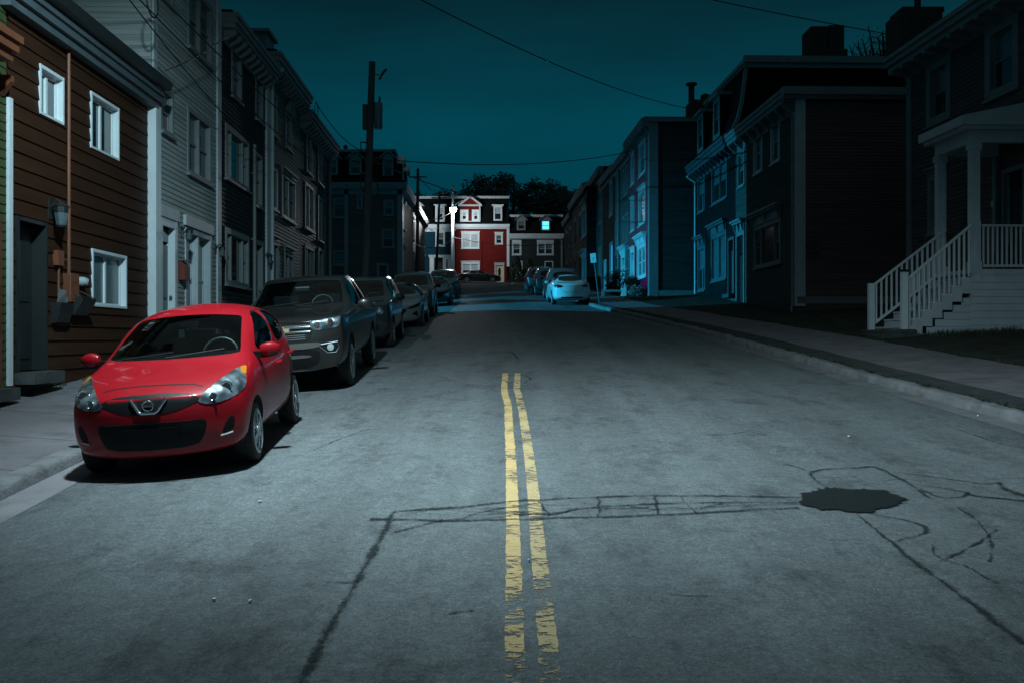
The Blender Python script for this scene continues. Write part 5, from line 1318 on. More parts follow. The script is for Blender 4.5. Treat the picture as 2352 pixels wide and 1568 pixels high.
    # mirrors
    if 'mirror' in sp:
        yx, zx, mw, mh, col = sp['mirror']
        for s in (-1, 1):
            p, n = sk.hit(yx, zx, 'x', -s)
            m = MB(); x0 = p.x + s * .05
            rows = []
            for i in range(7):
                f = i / 6; a = math.sin(math.pi * lerp(.14, .93, f)) ** .5
                for j in range(12):
                    t = 6.283185 * j / 12; ct, st_ = math.cos(t), math.sin(t)
                    rows.append(Vector((x0 + s * mw * f, yx - .01 + .065 * a * (abs(ct) ** .7) * (1 if ct > 0 else -1) + .03 * f, zx + .06 + mh / 2 * a * (abs(st_) ** .6) * (1 if st_ > 0 else -1))))
            m.add(rows, [(i * 12 + j, i * 12 + (j + 1) % 12, (i + 1) * 12 + (j + 1) % 12, (i + 1) * 12 + j) for i in range(6) for j in range(12)] + [tuple(range(11, -1, -1)), tuple(range(72, 84))])
            o = put('wing_mirror', m, col, root)
            m = MB(); m.prism_n(Fr((0, yx + .0, 0), (s, 0, 0), (0, 1, 0)), -.045, .045, [(abs(p.x) - .03, zx - .035), (abs(x0) + mw * .8, zx + .06 - mh * .42), (abs(x0) + mw * .95, zx + .06 - mh * .32), (abs(x0), zx + .05), (abs(p.x) - .03, zx + .05)]); put('mirror_arm', m, 'trimblack', o, False)
    for yx, zx in sp.get('handles', []):
        for s in (-1, 1):
            p, n = sk.hit(yx, zx, 'x', -s); m = MB()
            m.tube([p + Vector((0, -.09, 0)), p + Vector((s * .035, -.06, .005)), p + Vector((s * .038, .06, .008)), p + Vector((0, .09, .008))], [.014, .016, .016, .013], 8); put('door_handle', m, sp['paint'], root)
    # wipers
    if sp.get('wiper'):
        y, z = sp['wiper']; m = MB()
        for xa, xb in ((-.05, .5), (-.55, .0)):
            pa, _ = sk.hit(xa, z, 'y', 1); pb, _ = sk.hit(xb, z + .045, 'y', 1); m.tube([pa + Vector((0, -.02, .01)), pb + Vector((0, -.02, .01))], .008, 6)
        put('wiper', m, 'trimblack', root)
    return root, b, sk, put

RECT = lambda x0, x1, z0, z1: [(x0, z0), (x1, z0), (x1, z1), (x0, z1)]
def sym(h): return h + [(-x, z) for x, z in reversed(h)]

HATCH = dict(paint='paint_red', H=1.56, wr=.63, rr=.09, fo=.78, wb=2.45, R=.293, spokes=(6, 1, .76), ymid=2.2, seat=(2.0, 1.02),
    ys=[.03, .20, .5, .85, 1.1, 1.4, 1.7, 1.95, 2.35, 2.8, 3.2, 3.45, 3.66, 3.80],
    W=[(0, .77), (.22, .825), (.5, .842), (.9, .842), (2.9, .842), (3.5, .80), (3.8, .70)],
    ZB=[(0, .22), (.3, .19), (3.4, .21), (3.8, .30)],
    ZT=[(0, .77), (.12, .85), (.3, .915), (.5, .965), (.85, 1.02), (1.1, 1.17), (1.4, 1.345), (1.7, 1.48), (1.95, 1.545), (2.35, 1.58), (2.8, 1.555), (3.2, 1.48), (3.45, 1.36), (3.66, 1.0), (3.8, .90)],
    ZL=[(0, .66), (.22, .80), (.5, .90), (.8, .955), (1.02, .97), (2.0, .985), (3.0, 1.03), (3.5, 1.03), (3.8, .86)],
    bowf=.24, bowr=.28, nose=[(.2, .06), (.32, -.01), (.55, -.035), (.68, .0), (.80, .05)], tailc=[(.3, 3.80), (.6, 3.85), (.9, 3.80)],
    side_win=[[(1.30, 1.03), (1.60, 1.23), (1.92, 1.385), (2.12, 1.435), (2.24, 1.44), (2.28, 1.03)], [(2.36, 1.035), (2.34, 1.44), (2.75, 1.41), (3.02, 1.33), (3.10, 1.21), (3.02, 1.08)]],
    front_win=sym([(.655, 1.05), (.645, 1.10), (.555, 1.375), (.52, 1.41), (.2, 1.445)]), rear_win=sym([(.50, 1.10), (.46, 1.38)]),
    patches=[
        ('headlight', 'lens', 'y', 1, [(.425, .70), (.46, .755), (.54, .83), (.63, .90), (.70, .945), (.755, .945), (.785, .87), (.80, .79), (.775, .735), (.66, .685), (.52, .668)], .006, True, 1),
        ('turn_signal', 'amber', 'y', 1, [(.715, .938), (.73, .948), (.758, .945), (.775, .90), (.779, .88), (.760, .888)], .010, True, 1),
        ('grille', 'trimblack', 'y', 1, sym([(.0, .80), (.24, .795), (.38, .775), (.47, .72), (.33, .665), (.19, .630), (.0, .617)]), .003, False, 1),
        ('intake', 'trimblack', 'y', 1, sym([(.0, .53), (.40, .545), (.475, .54), (.50, .50), (.46, .38), (.40, .30), (.0, .29)]), .003, False, 1),
        ('fog_lamp', 'trimblack', 'y', 1, [(.60, .37), (.70, .395), (.725, .50), (.70, .545), (.655, .50)], .003, True, 1),
        ('tail_light', 'tail', 'y', -1, [(.52, .82), (.66, .80), (.68, 1.0), (.60, 1.05), (.52, .98)], .006, True, 1)],
    seams=[('y', 1, [(-.46, .83), (-.36, .852), (-.2, .862), (0, .866), (.2, .862), (.36, .852), (.46, .83)], False, .008),
           ('x', 1, [(1.24, .96), (1.18, .75), (1.22, .42), (1.3, .30)], True, .007), ('x', 1, [(2.31, 1.0), (2.33, .6), (2.30, .30)], True, .007), ('x', 1, [(1.3, .30), (2.9, .30)], True, .010), ('x', 1, [(3.16, 1.1), (3.05, .8), (2.88, .6)], True, .007),
           ('z', 1, [(.585, 2.0), (.575, 2.6), (.56, 3.1)], True, .016)],
    mirror=(1.26, 1.00, .19, .155, 'paint_red'), handles=[(2.12, .845), (3.0, .88)], wiper=(.9, 1.055))

PICK = dict(paint='paint_bronze', H=1.80, wr=.68, rr=.055, box=1, fo=.95, wb=3.26, R=.385, arch=.075, spokes=(6, 0, .72), ymid=2.6, seat=(2.45, 1.28), winset=.0,
    ys=[.02, .07, .20, .5, .95, 1.40, 1.52, 1.86, 2.18, 2.4, 2.9, 3.45, 3.70, 3.76, 3.82, 4.2, 4.9, 5.3, 5.38],
    W=[(0, .895), (.07, .92), (.2, .935), (.5, .945), (5.0, .945), (5.38, .92)],
    ZB=[(0, .36), (.3, .33), (4.6, .36), (5.38, .50)],
    ZT=[(0, 1.09), (.02, 1.12), (.07, 1.165), (.2, 1.19), (.95, 1.235), (1.40, 1.26), (1.52, 1.285), (1.86, 1.52), (2.18, 1.73), (2.4, 1.795), (2.9, 1.82), (3.45, 1.80), (3.70, 1.72), (3.76, 1.5), (3.82, 1.22), (4.2, 1.19), (5.38, 1.19)],
    ZL=[(0, 1.03), (.07, 1.12), (.2, 1.15), (.9, 1.17), (1.6, 1.19), (2.5, 1.20), (3.7, 1.22), (3.80, 1.17), (5.38, 1.17)],
    bowf=.11, bowr=.04, nose=[(.3, .08), (.45, .0), (.62, -.06), (.80, -.06), (.86, -.01), (1.1, .0)], tailc=[(.4, 5.38), (1.2, 5.38)],
    side_win=[[(1.82, 1.24), (2.10, 1.50), (2.38, 1.665), (2.85, 1.69), (2.88, 1.25)], [(2.97, 1.255), (2.95, 1.69), (3.42, 1.655), (3.55, 1.28)]],
    front_win=sym([(.74, 1.305), (.735, 1.34), (.655, 1.65), (.62, 1.685), (.2, 1.705)]), rear_win=sym([(.60, 1.32), (.55, 1.62)]),
    patches=[
        ('headlight', 'lens', 'y', 1, [(.43, 1.075), (.46, 1.10), (.70, 1.125), (.84, 1.145), (.885, 1.14), (.875, 1.02), (.82, .985), (.62, .965), (.46, .965)], .006, True, 1),
        ('grille', 'trimblack', 'y', 1, sym([(.0, 1.10), (.45, 1.085), (.47, .94), (.42, .79), (.0, .765)]), .003, False, 1),
        ('bumper_intake', 'trimblack', 'y', 1, sym([(.0, .665), (.50, .68), (.58, .62), (.50, .40), (.0, .38)]), .003, False, 1),
        ('bumper', 'paint_pale_bronze', 'y', 1, sym([(.0, .775), (.52, .785), (.60, .755), (.52, .695), (.0, .69)]), .022, False, 1),
        ('skid_plate', 'paint_pale_bronze', 'y', 1, sym([(.0, .60), (.40, .60), (.44, .555), (.0, .55)]), .012, False, 1),
        ('fog_bezel', 'trimblack', 'y', 1, [(.52, .735), (.84, .775), (.86, .66), (.80, .60), (.66, .60)], .004, True, 1),
        ('tail_light', 'tail', 'y', -1, RECT(.74, .88, .85, 1.15), .006, True, 1)],
    seams=[('x', 1, [(1.70, 1.2), (1.66, .8), (1.75, .45)], True, .008), ('x', 1, [(2.92, 1.22), (2.92, .45)], True, .008), ('x', 1, [(3.74, 1.25), (3.76, .45)], True, .012), ('y', 1, [(-.9, .885), (-.5, .79), (.5, .79), (.9, .885)], False, .008), ('z', 1, [(.80, .3), (.78, 1.0), (.76, 1.6)], True, .008)],
    mirror=(1.92, 1.20, .24, .20, 'paint_bronze'), handles=[(2.72, 1.08), (3.58, 1.09)], wiper=(1.5, 1.30))

SUVC = dict(paint='paint_black', H=1.71, wr=.66, rr=.075, box=.9, fo=.82, wb=2.6, R=.345, arch=.07, spokes=(5, 1, .66), ymid=2.3, seat=(2.1, 1.12),
    ys=[.02, .07, .2, .5, .9, 1.2, 1.32, 1.6, 1.85, 2.1, 2.5, 3.0, 3.6, 3.95, 4.12, 4.2, 4.25],
    W=[(0, .81), (.07, .86), (.2, .885), (.5, .905), (3.8, .905), (4.25, .85)],
    ZB=[(0, .27), (.3, .24), (3.8, .26), (4.25, .36)],
    ZT=[(0, 1.0), (.02, 1.02), (.07, 1.075), (.2, 1.11), (.9, 1.14), (1.2, 1.16), (1.32, 1.20), (1.6, 1.44), (1.85, 1.62), (2.1, 1.70), (2.5, 1.73), (3.0, 1.73), (3.6, 1.70), (3.95, 1.63), (4.12, 1.2), (4.2, 1.1), (4.25, 1.02)],
    ZL=[(0, .94), (.07, 1.02), (.2, 1.06), (.9, 1.08), (1.3, 1.09), (3.9, 1.13), (4.25, .98)],
    bowf=.17, bowr=.12, nose=[(.3, .03), (.5, -.04), (.75, -.05), (.95, -.01)], tailc=[(.4, 4.26), (.7, 4.3), (1.0, 4.27)],
    side_win=[[(1.55, 1.12), (1.72, 1.38), (1.92, 1.56), (2.38, 1.60), (2.4, 1.125)], [(2.48, 1.13), (2.46, 1.60), (3.1, 1.59), (3.18, 1.14)], [(3.28, 1.15), (3.24, 1.58), (3.72, 1.53), (3.82, 1.25)]],
    front_win=sym([(.66, 1.19), (.655, 1.23), (.60, 1.54), (.56, 1.57), (.2, 1.585)]), rear_win=sym([(.58, 1.14), (.54, 1.50)]),
    patches=[
        ('grille', 'trimblack', 'y', 1, sym([(.0, .93), (.46, .93), (.47, .82), (.0, .815)]), .003, False, 1),
        ('intake', 'trimblack', 'y', 1, sym([(.0, .60), (.6, .60), (.62, .42), (.0, .40)]), .003, False, 1),
        ('tail_light', 'tail', 'y', -1, RECT(.62, .80, .86, 1.08), .006, True, 1)],
    seams=[('x', 1, [(1.48, 1.08), (1.46, .7), (1.55, .35)], True, .008), ('x', 1, [(2.44, 1.1), (2.44, .35)], True, .008)],
    mirror=(1.58, 1.08, .20, .17, 'trimblack'), handles=[(2.25, .98), (3.05, 1.0)])

SEDAN = dict(paint='paint_silver', H=1.44, wr=.54, rr=.085, fo=.88, wb=2.7, R=.32, arch=.06, spokes=(5, 1, .68), ymid=2.5, seat=(2.25, 1.0),
    ys=[.03, .18, .5, .9, 1.25, 1.5, 1.8, 2.1, 2.5, 2.9, 3.3, 3.65, 3.95, 4.3, 4.55, 4.62],
    W=[(0, .72), (.18, .82), (.5, .88), (.9, .90), (3.7, .90), (4.3, .86), (4.62, .76)],
    ZB=[(0, .21), (.3, .17), (4.1, .20), (4.62, .32)],
    ZT=[(0, .70), (.1, .76), (.25, .82), (.5, .87), (.9, .93), (1.25, .98), (1.5, 1.10), (1.8, 1.26), (2.1, 1.38), (2.5, 1.44), (2.9, 1.43), (3.3, 1.34), (3.65, 1.20), (3.95, 1.08), (4.3, 1.05), (4.55, 1.03), (4.62, .95)],
    ZL=[(0, .62), (.18, .74), (.5, .82), (.9, .88), (1.3, .93), (3.6, .99), (4.3, .98), (4.62, .90)],
    bowf=.34, bowr=.22, nose=[(.2, .05), (.35, -.01), (.5, -.02), (.7, .05)], tailc=[(.3, 4.62), (.55, 4.68), (.85, 4.65), (.95, 4.6)],
    side_win=[[(1.52, .985), (1.80, 1.17), (2.1, 1.30), (2.42, 1.35), (2.46, .995)], [(2.54, 1.0), (2.52, 1.35), (2.95, 1.335), (3.35, 1.20), (3.45, 1.05)]],
    front_win=sym([(.64, 1.01), (.635, 1.05), (.55, 1.29), (.51, 1.325), (.2, 1.34)]), rear_win=sym([(.60, 1.105), (.50, 1.31), (.2, 1.335)]),
    patches=[
        ('headlight', 'trimblack', 'y', 1, [(.36, .60), (.60, .675), (.80, .76), (.82, .70), (.74, .63), (.55, .585)], .005, True, 0),
        ('grille', 'trimblack', 'y', 1, sym([(.0, .66), (.30, .62), (.44, .56), (.32, .44), (.16, .33), (.0, .32)]), .003, False, 0),
        ('fog_lamp', 'trimblack', 'y', 1, [(.56, .42), (.72, .52), (.75, .34)], .003, True, 0),
        ('tail_light', 'tail', 'y', -1, [(.42, .84), (.80, .80), (.80, .97), (.62, .97), (.44, .92)], .006, True, 1),
        ('rear_bumper', 'trimblack', 'y', -1, sym([(.0, .40), (.55, .40), (.60, .33), (0, .33)]), .003, False, 1)],
    seams=[('y', -1, [(-.58, 1.0), (-.52, .74), (-.40, .62), (.40, .62), (.52, .74), (.58, 1.0)], False, .010), ('x', 1, [(1.42, .95), (1.40, .6), (1.5, .28)], True, .008), ('x', 1, [(2.50, .98), (2.50, .28)], True, .008), ('y', 1, [(-.8, .30), (0, .265), (.8, .30)], False, .010)],
    mirror=(1.56, .97, .19, .14, 'paint_silver'), handles=[(2.3, .86), (3.2, .89)])

def spot(u_or_x, y): return (u_or_x, y, road_z(u_or_x, y))
def variant(sp, **k): d = dict(sp); d.update(k); return d

GL = 'cars parked along the left kerb'; GR = 'cars parked along the right kerb'
def place(sp, name, label, cat, xc, yfront, yaw, roll, group, back=False, pitch=None):
    """yfront = Y of the bumper nearest the camera"""
    if back:
        L = sp['ys'][-1]; y = yfront + L; yw = math.pi + yaw
    else: y = yfront; yw = yaw
    z = road_z(xc, yfront + 2) - S * 2 if not back else road_z(xc, yfront + 2) + S * (L - 2)
    return car(sp, name, label, cat, (xc, y, z), yw, roll, pitch, group)

# --- red hatchback
root, b, sk, put = place(HATCH, 'hatchback', 'shiny red hatchback parked nearest the camera by the left kerb', 'car', -3.285, 9.14, .062, R(-3.8), GL)
m = MB()
pts = [(-.165, .765), (-.145, .74), (-.085, .652), (-.06, .636), (.06, .636), (.085, .652), (.145, .74), (.165, .765)]
m.tube([sk.hit(x, z, 'y', 1)[0] + Vector((0, -.012, 0)) for x, z in pts], .014, 8); put('chrome_surround', m, 'chrome', b)
m = MB(); n = 24; c0 = sk.hit(0, .705, 'y', 1)[0] + Vector((0, -.014, 0))
m.tube([c0 + Vector((.047 * math.cos(6.2832 * i / n), 0, .047 * math.sin(6.2832 * i / n))) for i in range(n + 1)], .008, 8, cap=False); m.box(Fr(c0, (1, 0, 0), (0, -1, 0)), -.057, .057, 0, .012, -.009, .009); put('badge', m, 'chrome', b)
for s in (-1, 1):
    for k, (x, z, r) in enumerate(((.655, .80, .058), (.555, .735, .038))):
        m = MB(); p, nn = sk.hit(s * x, z, 'y', 1); m.lathe([(r, 0), (r * .9, -.012), (r * .55, .004), (0, .010)], p + nn * .012, 'y', 16); put('lamp_reflector', m, 'chrome', b)
m = MB(); p = sk.hit(0, .50, 'y', 1)[0]
m.box(Fr(p + Vector((0, -.006, 0)), (1, 0, 0), (0, -1, 0)), -.40, .40, 0, .012, .035, .048); m.box(Fr(p + Vector((0, .0, 0)), (1, 0, 0), (0, -1, 0)), -.26, .26, 0, .02, -.13, .0); put('bumper_bar', m, 'trimblack', b)
m = MB()
for s in (-1, 1):
    a = [sk.hit(s * x, z, 'y', 1)[0] + Vector((0, -.008, 0)) for x, z in ((.60, .365), (.66, .375), (.70, .385))]; m.tube(a, .009, 6)
put('fog_trim', m, 'alloy', b)
m = MB(); p = Vector((.05, 1.5, 1.32)); m.box(Fr(p, (1, 0, 0), (0, -1, 0)), -.10, .10, 0, .04, 0, .06); put('rear_view_mirror', m, 'trimblack', root, False)
m = MB(); p = Vector((-.03, 1.45, 1.24)); m.box(Fr(p, (1, 0, 0), (0, -1, 0)), -.025, .035, 0, .004, -.02, .07); put('parking_tag', m, 'blind', root, False)

# --- bronze pickup
root, b, sk, put = place(PICK, 'pickup_truck', 'dull bronze pickup truck with a gold badge parked behind the red hatchback', 'pickup truck', -3.46, 15.25, .035, R(-3.6), GL)
m = MB(); p = [sk.hit(x, .985, 'y', 1)[0] for x in (-.44, -.22, 0, .22, .44)]
m.tube([q + Vector((0, -.014, .035)) for q in p], .022, 8); m.tube([q + Vector((0, -.014, -.035)) for q in p], .022, 8); put('chrome_bar', m, 'chrome', b)
m = MB()
for z in (1.045, .93, .90, .87, .84):
    hw_ = .42 if z > .9 else .36
    m.tube([sk.hit(x, z, 'y', 1)[0] + Vector((0, -.006, 0)) for x in (-hw_, -.2, 0, .2, hw_)], .007, 6)
put('grille_bar', m, 'iron', b)
m = MB(); q = sk.hit(0, .985, 'y', 1)[0] + Vector((0, -.035, 0))
m.prism_n(Fr(q, (1, 0, 0), (0, -1, 0)), 0, .02, [(-.13, -.028), (-.045, -.028), (-.040, -.052), (.052, -.052), (.046, -.028), (.125, -.028), (.135, .028), (.048, .028), (.043, .052), (-.050, .052), (-.043, .028), (-.12, .028)]); put('badge', m, 'gold', b, False)
for s in (-1, 1):
    for x, z, r in ((.54, 1.045, .045), (.74, 1.075, .05)):
        m = MB(); p, nn = sk.hit(s * x, z, 'y', 1); m.lathe([(r, 0), (r * .9, -.012), (r * .55, .004), (0, .010)], p + nn * .012, 'y', 16); put('lamp_reflector', m, 'chrome', b)
for s in (-1, 1):
    m = MB(); p, nn = sk.hit(s * .72, .69, 'y', 1); m.lathe([(.055, 0), (.05, -.014), (0, -.02)], p + Vector((0, -.005, 0)), 'y', 18, cap=False); o = put('fog_lamp', m, 'blind_pale', b)
    m = MB(); ring = [sk.hit(s * x, z, 'y', 1)[0] + Vector((0, -.008, 0)) for x, z in ((.54, .735), (.83, .77), (.845, .67), (.79, .61), (.67, .61), (.54, .735))]; m.tube(ring, .009, 6); put('fog_trim', m, 'grey_metal', b)
q = sk.hit(-.09, .48, 'y', 1)[0]
m = MB(); m.box(Fr((-.05, q.y - .012, .48), (1, 0, 0), (0, -1, 0)), -.15, .15, 0, .012, -.076, .076); pl = put('licence_plate', m, 'plate', b, False)
m = MB(); f = Fr((.055, q.y - .026, .48), (1, 0, 0), (0, -1, 0))   # the one character showing beside the hatchback
for a, c in (((-.018, .032), (.014, .036)), ((.014, .036), (.020, .014)), ((.020, .014), (-.016, -.030)), ((-.018, -.034), (.022, -.034))): m.bar(f.P(a[0], 0, a[1]), f.P(c[0], 0, c[1]), .010, .004)
put('plate_number', m, 'trimblack', pl, False)
m = MB(); m.tube([sk.hit(x, .355, 'y', 1)[0] + Vector((0, -.01, 0)) for x in (-.8, -.4, 0, .4, .8)], .012, 6); put('lower_lip', m, 'grey_metal', b)
m = MB(); p = Vector((.02, 2.05, 1.54)); m.box(Fr(p, (1, 0, 0), (0, -1, 0)), -.12, .12, 0, .05, 0, .07); put('rear_view_mirror', m, 'blind', root, False)

# --- black compact suv with round lamps
root, b, sk, put = place(SUVC, 'compact_suv', 'black compact SUV with round headlights parked behind the bronze pickup', 'car', -3.66, 23.0, .03, R(-3.6), GL)
def round_lamps(sk, put, b):
    for s in (-1, 1):
        p, nn = sk.hit(s * .64, .875, 'y', 1); p = p + Vector((0, -.01, 0))
        m = MB(); m.lathe([(.088, .03), (.090, -.012), (.074, -.014), (.070, .01)], p, 'y', 24); o = put('headlight', m, 'chrome', b)
        m = MB(); m.lathe([(.068, .012), (.055, -.010), (0, -.018)], p, 'y', 20); put('lamp_lens', m, 'lens', o)
    m = MB()
    for z in (.845, .90): m.tube([sk.hit(x, z, 'y', 1)[0] + Vector((0, -.008, 0)) for x in (-.53, -.25, 0, .25, .53)], .010, 6)
    put('grille_bar', m, 'grey_metal', b)
round_lamps(sk, put, b)
# --- silver saloon
root, b, sk, put = place(SEDAN, 'saloon_car', 'silver saloon with sharp triangular lamps and black grille in the left row of cars', 'car', -3.66, 30.9, .03, R(-3.2), GL)
# --- dark cars beyond
place(variant(SUVC, paint='paint_grey'), 'compact_suv', 'dark grey SUV parked right behind the silver saloon', 'car', -3.78, 36.9, .03, R(-3.0), GL)
place(variant(SEDAN, paint='paint_black', mirror=(1.56, .97, .19, .14, 'paint_black'), sub=1), 'saloon_car', 'black saloon parked just beyond the cyan strip of light on the left', 'car', -3.75, 46.8, .03, R(-2.5), GL)
place(variant(SUVC, paint='paint_black', sub=1), 'compact_suv', 'black SUV with bright roof glints last but one in the left row of cars', 'car', -3.9, 56.0, .03, R(-2), GL)
place(variant(SEDAN, paint='paint_grey', sub=1), 'saloon_car', 'farthest dark saloon in the left row, below the far street lamp', 'car', -4.2, 63.5, .03, R(-2), GL)
# --- car standing across the street end
c_, b, sk, put = car(variant(SEDAN, paint='paint_black', sub=1), 'saloon_car', 'black saloon seen side on in front of the red house at the street end', 'car', (-1.15, 105.6, plane(105.6) + .01), -R(90) + math.pi, 0, 0, None)
# --- right side
place(variant(SEDAN, paint='paint_white', mirror=(1.56, .97, .19, .14, 'paint_white')), 'saloon_car', 'pale saloon seen from behind with its near corner lit cyan on the right', 'car', 2.58, 45.7, .045, R(1.0), GR, back=True)
place(variant(SUVC, paint='paint_grey', sub=1), 'compact_suv', 'dark SUV parked in front of the pale saloon on the right', 'car', 2.62, 52.4, .03, R(1), GR, back=True)
place(variant(SUVC, paint='paint_black', sub=1), 'compact_suv', 'black SUV third in the right row of parked cars', 'car', 2.15, 59.5, .03, R(1), GR, back=True)
place(variant(SUVC, paint='paint_wine', sub=1), 'compact_suv', 'dark wine coloured SUV farthest in the right row of parked cars', 'car', 1.75, 66.8, .03, R(1), GR, back=True)
# ------------------------------------------------------------------ poles, lamps, wires
def pole(name, label, cat, base_, top, r0, r1, group=None, mt='wood_pole'):
    t = thing(name, label, cat, base_, group); m = MB(); b = Vector(base_); p = Vector(top)
    n = 8; m.tube([b.lerp(p, i / n) - Vector((0, 0, .3 if i == 0 else 0)) for i in range(n + 1)], [lerp(r0, r1, i / n) for i in range(n + 1)], 14)
    m.build('pole', M[mt], t, smooth=True, sharp=60); return t
GP_ = 'utility poles along the left pavement'
PB = Vector((xat(836, 38), 38, pav_left(xat(836, 38), 38))); PT = Vector((xat(855, 38), 38, zat(143, 38)))
t = pole('utility_pole', 'tall leaning timber utility pole with a transformer on the left pavement', 'utility pole', PB, PT, .165, .125, GP_)
def onpole(f): return PB.lerp(PT, f)
q = onpole(.80); m = MB(); m.lathe([(0, -.55), (.15, -.54), (.165, -.48), (.165, .40), (.15, .47), (.05, .5), (0, .5)], q + Vector((.30, -.05, -.1)), 'z', 16); tr = m.build('transformer', M['grey_metal'], t, smooth=True)
m = MB(); m.tube([q + Vector((.33, -.05, .35)), q + Vector((.36, -.05, .55)), q + Vector((.33, -.05, .62))], [.05, .035, .02]); m.bar(q + Vector((0, 0, .15)), q + Vector((.2, 0, .15)), .06); m.bar(q + Vector((0, 0, -.35)), q + Vector((.2, 0, -.35)), .06); m.build('bushing', M['iron'], tr)
m = MB(); m.box(Fr(q, (1, 0, 0), (0, -1, 0)), -.30, -.12, -.1, .1, -.65, .30); m.build('fuse_box', M['wood_pole'], t)
m = MB(); w = onpole(.955); m.tube([w + Vector((.1, 0, -.05)), w + Vector((.30, 0, -.05))], .02); m.tube([w + Vector((.30 + .15 * (1 - math.cos(a * .5)), 0, -.05 + .20 * math.sin(a * .55 - 1.2))) for a in range(6)], .05); m.build('insulator', M['iron'], t, smooth=True)
m = MB()
for k, (dx, dz) in enumerate(((-.34, .62), (.30, .56), (-.30, .50), (.34, .47))):
    f = dz + .06; c = onpole(f); e = c + Vector((dx, -.05, .02)); m.bar(c, e, .05); m.tube([e, e + Vector((.02, 0, -.25)), e + Vector((-.02 if dx < 0 else .05, 0, -.5)), c + Vector((dx * .4, 0, -.75))], .022)
m.build('cable_bracket', M['iron'], t)
def simple_pole(u0, v0, u1, v1, Y, r, label):
    zb = plane(Y) + .05; b = Vector((xat(u0, Y), Y, zb)); p = Vector((xat(u1, Y), Y, zat(v1, Y))); t = pole('utility_pole', label, 'utility pole', b, p, r, r * .75, GP_)
    m = MB(); c = b.lerp(p, .93); m.bar(c + Vector((-.7, 0, 0)), c + Vector((.7, 0, 0)), .10); m.build('crossarm', M['wood_pole'], t); return b, p
P2 = simple_pole(958, 637, 960, 388, 79, .15, 'slim dark pole just right of the lit edge of the corner house')
P3 = simple_pole(1001, 636, 1010, 440, 90, .13, 'thin leaning dark pole in front of the blue house')
# far street lamp on its pole
LY = 104.2; lx = xat(1041, LY); lz = zat(481, LY); gz = plane(LY)
t = pole('street_lamp', 'lit street lamp glowing white in front of the blue and red houses', 'street lamp', (lx - .1, LY + .25, gz), (lx - .06, LY + .25, zat(424, LY)), .17, .14, mt='lamp_pole')
m = MB(); m.tube([(lx - .05, LY + .2, lz + .55), (lx + .2, LY - .1, lz + .62), (lx + .12, LY - .40, lz + .25)], .04); m.tube([(lx, LY + .2, lz + .3), (lx + .6, LY + .0, lz + .75), (lx + .95, LY - .1, lz + .9)], .035); m.build('arm', M['grey_metal'], t)
m = MB(); m.lathe([(.10, .22), (.30, .14), (.33, .06), (.30, .05)], (lx + .02, LY - .5, lz), 'z', 16); hd = m.build('lamp_head', M['grey_metal'], t, smooth=True)
m = MB(); m.lathe([(.0, -.40), (.20, -.35), (.34, -.18), (.36, .05), (0, .05)], (lx + .02, LY - .5, lz), 'z', 16); m.build('lamp_glass', M['lamp_white'], hd, smooth=True)
# street lamp beside the camera (just out of the picture) that lights the near road
BX, BY = -4.75, 5.6
LX, LYN, LZ = -2.95, 8.1, plane(8) + 7.6
t = thing('street_lamp', 'tall street lamp over the near road, its pole on the left pavement beside the camera', 'street lamp', (BX, BY, pav_left(BX, BY)))
m = MB(); m.tube([(BX, BY, pav_left(BX, BY) - .3), (BX, BY, LZ - .3), (BX, BY, LZ + .1)], [.11, .075, .07], 14); m.build('pole', M['grey_metal'], t, smooth=True)
m = MB(); A = Vector((BX, BY, LZ - .1)); B = Vector((LX, LYN, LZ + .12)); m.tube([A, A.lerp(B, .4) + Vector((0, 0, .25)), A.lerp(B, .8) + Vector((0, 0, .15)), B], .035); m.build('arm', M['grey_metal'], t, smooth=True)
d = (B - A); d.z = 0; d.normalize(); fr = Fr(B - d * .1, d, Vector((-d.y, d.x, 0)))
m = MB(); m.box(fr, -.1, .62, -.16, .16, .0, .07); m.box(fr, .0, .50, -.10, .10, .07, .12); hd = m.build('lamp_head', M['grey_metal'], t, bevel=.015)
m = MB()
for i in range(4):
    for j in range(2): m.box(fr, .08 + .12 * i, .16 + .12 * i, -.11 + .13 * j, -.02 + .13 * j, -.012, -.001)
m.build('led_panel', M['lamp_led'], hd)
# lamp in the side street, hidden behind the left row
CXL, CYL = -23.0, 42.4; CZL = plane(42) + 5.5
t = thing('street_lamp', 'cyan street lamp down the side street, hidden behind the left row of houses', 'street lamp', (CXL - .6, CYL, plane(46)))
m = MB(); m.tube([(CXL - .6, CYL, plane(46) - .5), (CXL - .6, CYL, CZL + .35)], [.1, .07], 12); m.tube([(CXL - .6, CYL, CZL + .3), (CXL, CYL, CZL + .45), (CXL + .2, CYL, CZL + .35)], .035); m.build('pole', M['grey_metal'], t, smooth=True)
m = MB(); m.box(W0, CXL - .25, CXL + .25, CYL - .3, CYL + .3, CZL + .22, CZL + .34); hd = m.build('lamp_head', M['grey_metal'], t)
m = MB(); m.box(W0, CXL + .42, CXL + .45, CYL - .7, CYL + .7, CZL + .105, CZL + .34); m.box(W0, CXL - .25, CXL + .42, CYL - .7, CYL + .7, CZL + .345, CZL + .36); m.build('lamp_shade', M['grey_metal'], hd)  # unseen panels added to keep the beam off the upper fronts
m = MB(); m.box(W0, CXL - .2, CXL + .2, CYL - .25, CYL + .25, CZL + .19, CZL + .215); m.build('lamp_glass', M['lamp_cyan'], hd)

